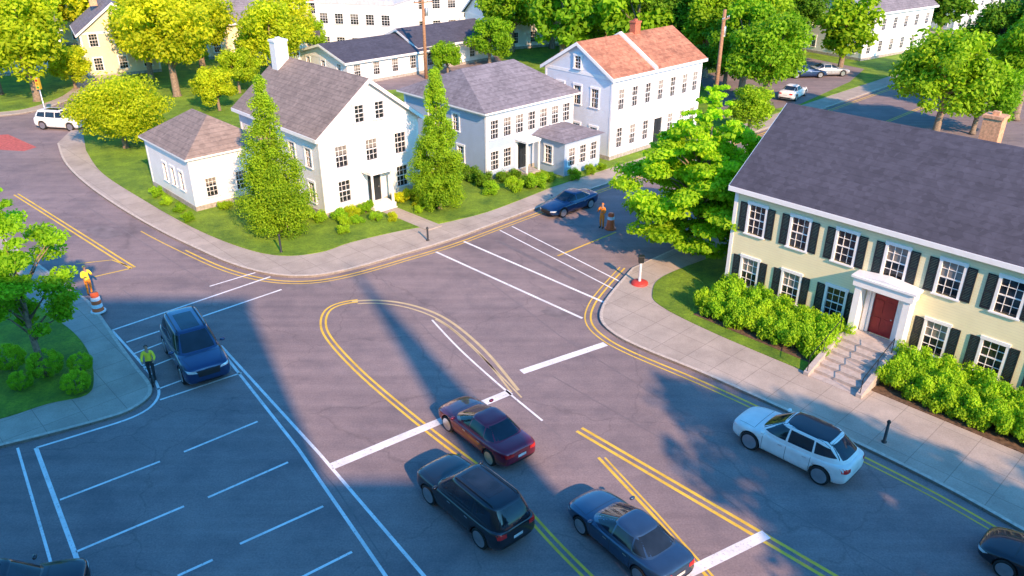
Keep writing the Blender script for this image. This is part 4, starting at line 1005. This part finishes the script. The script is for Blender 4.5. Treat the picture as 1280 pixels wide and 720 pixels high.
m = MB(); m.tube([(.52, 0, .1), (.42, 0, .5), (.40, 0, 1.08)], [.02, .02, .018], 8); m.tube([(.36, 0, .11), (.5, 0, .2)], [.025, .02], 8); obj('stem', m.mesh('stem', [DARKMET]), sc_)
m = MB(); m.tube([(.44, -.3, 1.08), (.41, 0, 1.08), (.44, .3, 1.08)], [.016] * 3, 8); obj('handlebar', m.mesh('handlebar', [RUBBER]), sc_)
for xx in (.54, -.44):
    m = MB(); m.lathe([(.05, -.025), (.11, -.02), (.11, .02), (.05, .025)], 16, 'y', c=(xx, 0, .11)); obj('wheel', m.mesh('wheel', [RUBBER], True), sc_)
x, y = G(114, 371); person(x, y, (.8, -.6), YEL, ORANGE, 'worker in yellow jacket and orange trousers at the corner', 'hold', z=.135, hat=YEL)
x, y = G(752, 285); person(x, y, (-.6, -.8), ORANGE, ORANGE, 'worker in orange overalls beside the kerb', 'hold', hat=ORANGE)
BRED = M('barrel_red', (.95, .14, .03), .5); BWHT = M('barrel_white', (.85, .85, .85), .5)
def barrel(px, py, z, lab, bmat):
    x, y = G(px, py)
    b = root('traffic_barrel', lab, 'traffic barrel', (x, y, z), 0, 'traffic barrels')
    m = MB()
    for i in range(5): m.lathe([(.29 - .02 * i, .08 + .2 * i), (.275 - .02 * i, .08 + .2 * (i + 1))], 20, mi=i % 2 if bmat is BWHT else (1 if i == 3 else 0))
    obj('drum', m.mesh('drum', [BRED, BWHT], True), b)
    m = MB(); m.lathe([(.38, 0), (.38, .06), (.3, .08)], 20); obj('base', m.mesh('base', [bmat]), b)
barrel(124, 392, .135, 'red and white striped traffic barrel at the corner kerb', BWHT)
barrel(763, 286, .006, 'orange red striped traffic barrel beside the worker', BRED)
x, y = G(799, 357)
b = root('signal_post', 'short pale post on a round red base at the kerb', 'post', (x, y, .13))
m = MB(); m.lathe([(.08, .12), (.07, .6), (.065, 1.3)], 14); obj('post', m.mesh('post', [PALEMET], True), b)
m = MB(); m.box(-.15, .15, -.13, .13, 1.3, 1.68); m.box(-.18, .18, -.21, .13, 1.68, 1.73); bev(obj('signal_head', m.mesh('signal_head', [DARKMET]), b), .02)
m = MB(); m.lathe([(.48, 0), (.48, .09), (.34, .15), (.14, .17)], 24); obj('base', m.mesh('base', [M('red_base', (.55, .05, .04), .6)], True), b)
def bollard(px, py, h=.95, mat=DARKMET, label='slim dark bollard standing on the pavement edge'):
    x, y = G(px, py); b = root('bollard', label, 'bollard', (x, y, .13), 0, 'bollards along the pavement')
    m = MB(); m.lathe([(.1, 0), (.1, .06), (.065, .08), (.055, h)], 14); obj('post', m.mesh('post', [mat], True), b)
    m = MB(); m.lathe([(.075, h), (.08, h + .05), (.04, h + .12), (.005, h + .13)], 14); obj('cap', m.mesh('cap', [mat], True), b)
bollard(1104, 556); bollard(535, 303, .8); bollard(352, 318, 1.1)
x, y = G(60, 152)
b = root('traffic_signal', 'yellow traffic signal on a slim grey pole', 'traffic light', (x, y, .006), 0)
m = MB(); m.tube([(0, 0, 0), (0, 0, .3), (0, 0, 4.2)], [.12, .07, .06], 10); obj('pole', m.mesh('pole', [STEEL], True), b)
m = MB(); m.box(-.17, .17, -.17, .17, 3.1, 4.1); h_ = obj('signal_head', m.mesh('signal_head', [M('signal_yellow', (.7, .42, .03), .5)]), b)
for i, c_ in enumerate([(.3, .02, .02), (.3, .2, .02), (.02, .3, .08)]):
    m = MB(); m.lathe([(.11, -.2), (.11, -.172)], 14, 'y', c=(0, 0, 3.93 - .32 * i)); obj('signal_lens', m.mesh('signal_lens', [M('lens' + str(i), c_, .2)]), h_)
def upole(x, y, h, rz):
    b = root('utility_pole', 'weathered wooden utility pole with crossarm', 'utility pole', (x, y, 0), rz, 'utility poles')
    m = MB(); m.tube([(0, 0, 0), (0, 0, h)], [.22, .15], 10); obj('pole', m.mesh('pole', [WOOD], True), b)
    m = MB(); m.box(-1.1, 1.1, -.22, -.12, h - .9, h - .78); obj('crossarm', m.mesh('crossarm', [WOOD]), b)
    for xx in (-1, -.5, .5, 1):
        m = MB(); m.lathe([(.05, h - .78), (.06, h - .7), (.03, h - .62)], 8, c=(xx, -.17, 0)); obj('insulator', m.mesh('insulator', [STEEL]), b)
    m = MB(); m.lathe([(.2, h - 2.4), (.22, h - 2.3), (.22, h - 1.6), (.18, h - 1.5)], 12, c=(.38, 0, 0)); obj('transformer', m.mesh('transformer', [STEEL], True), b)
upole(19.4, 76.5, 10.2, AR + .3)
x, y = G(533, 100); upole(x, y, 9.5, .4)
fr = root('picket_fence', 'low white picket fence beside the white house', 'fence', (*wl(8.3, 1.0), .15), AR)
m = MB()
for i in range(14): m.box(i * .17, i * .17 + .08, -.02, 0, .05, 1.0)
obj('pickets', m.mesh('pickets', [TRIM]), fr)
m = MB(); m.box(-.05, 2.4, .002, .05, .25, .33); m.box(-.05, 2.4, .002, .05, .72, .8); obj('rails', m.mesh('rails', [TRIM]), fr)

# ------------------------------------------------------------------ light and camera
s = Vector((SX * math.cos(EL), SY * math.cos(EL), math.sin(EL))); AZ = math.atan2(SX, SY)
ld = bpy.data.lights.new('sun', 'SUN'); ld.energy = 5.0; ld.angle = math.radians(.9); ld.color = (1.62, 1.02, .60)
lo = bpy.data.objects.new('sun', ld); LINK(lo); lo.rotation_euler = s.to_track_quat('Z', 'Y').to_euler()
w = bpy.data.worlds.new('World'); sc.world = w; w.use_nodes = True; nt = w.node_tree
sky = nt.nodes.new('ShaderNodeTexSky'); sky.sky_type = 'NISHITA'; sky.sun_disc = False; sky.sun_elevation = EL; sky.sun_rotation = AZ
sky.ozone_density = 3; sky.air_density = 1.2
tn = nt.nodes.new('ShaderNodeVectorMath'); tn.operation = 'MULTIPLY'; tn.inputs[1].default_value = (.50, 1.60, 2.35)
nt.links.new(sky.outputs[0], tn.inputs[0])
bg = nt.nodes['Background']; bg.inputs[1].default_value = .15; nt.links.new(tn.outputs[0], bg.inputs[0])
cd = bpy.data.cameras.new('camera'); cd.sensor_width = 36; cd.lens = 36 * F / 1280; cd.clip_end = 4000; cd.clip_start = .5
co = bpy.data.objects.new('camera', cd); LINK(co); co.location = (0, 0, CAMH); co.rotation_euler = (math.pi / 2 - PITCH, 0, 0)
sc.camera = co
sc.view_settings.view_transform = 'Standard'; sc.view_settings.look = 'None'; sc.view_settings.exposure = 0
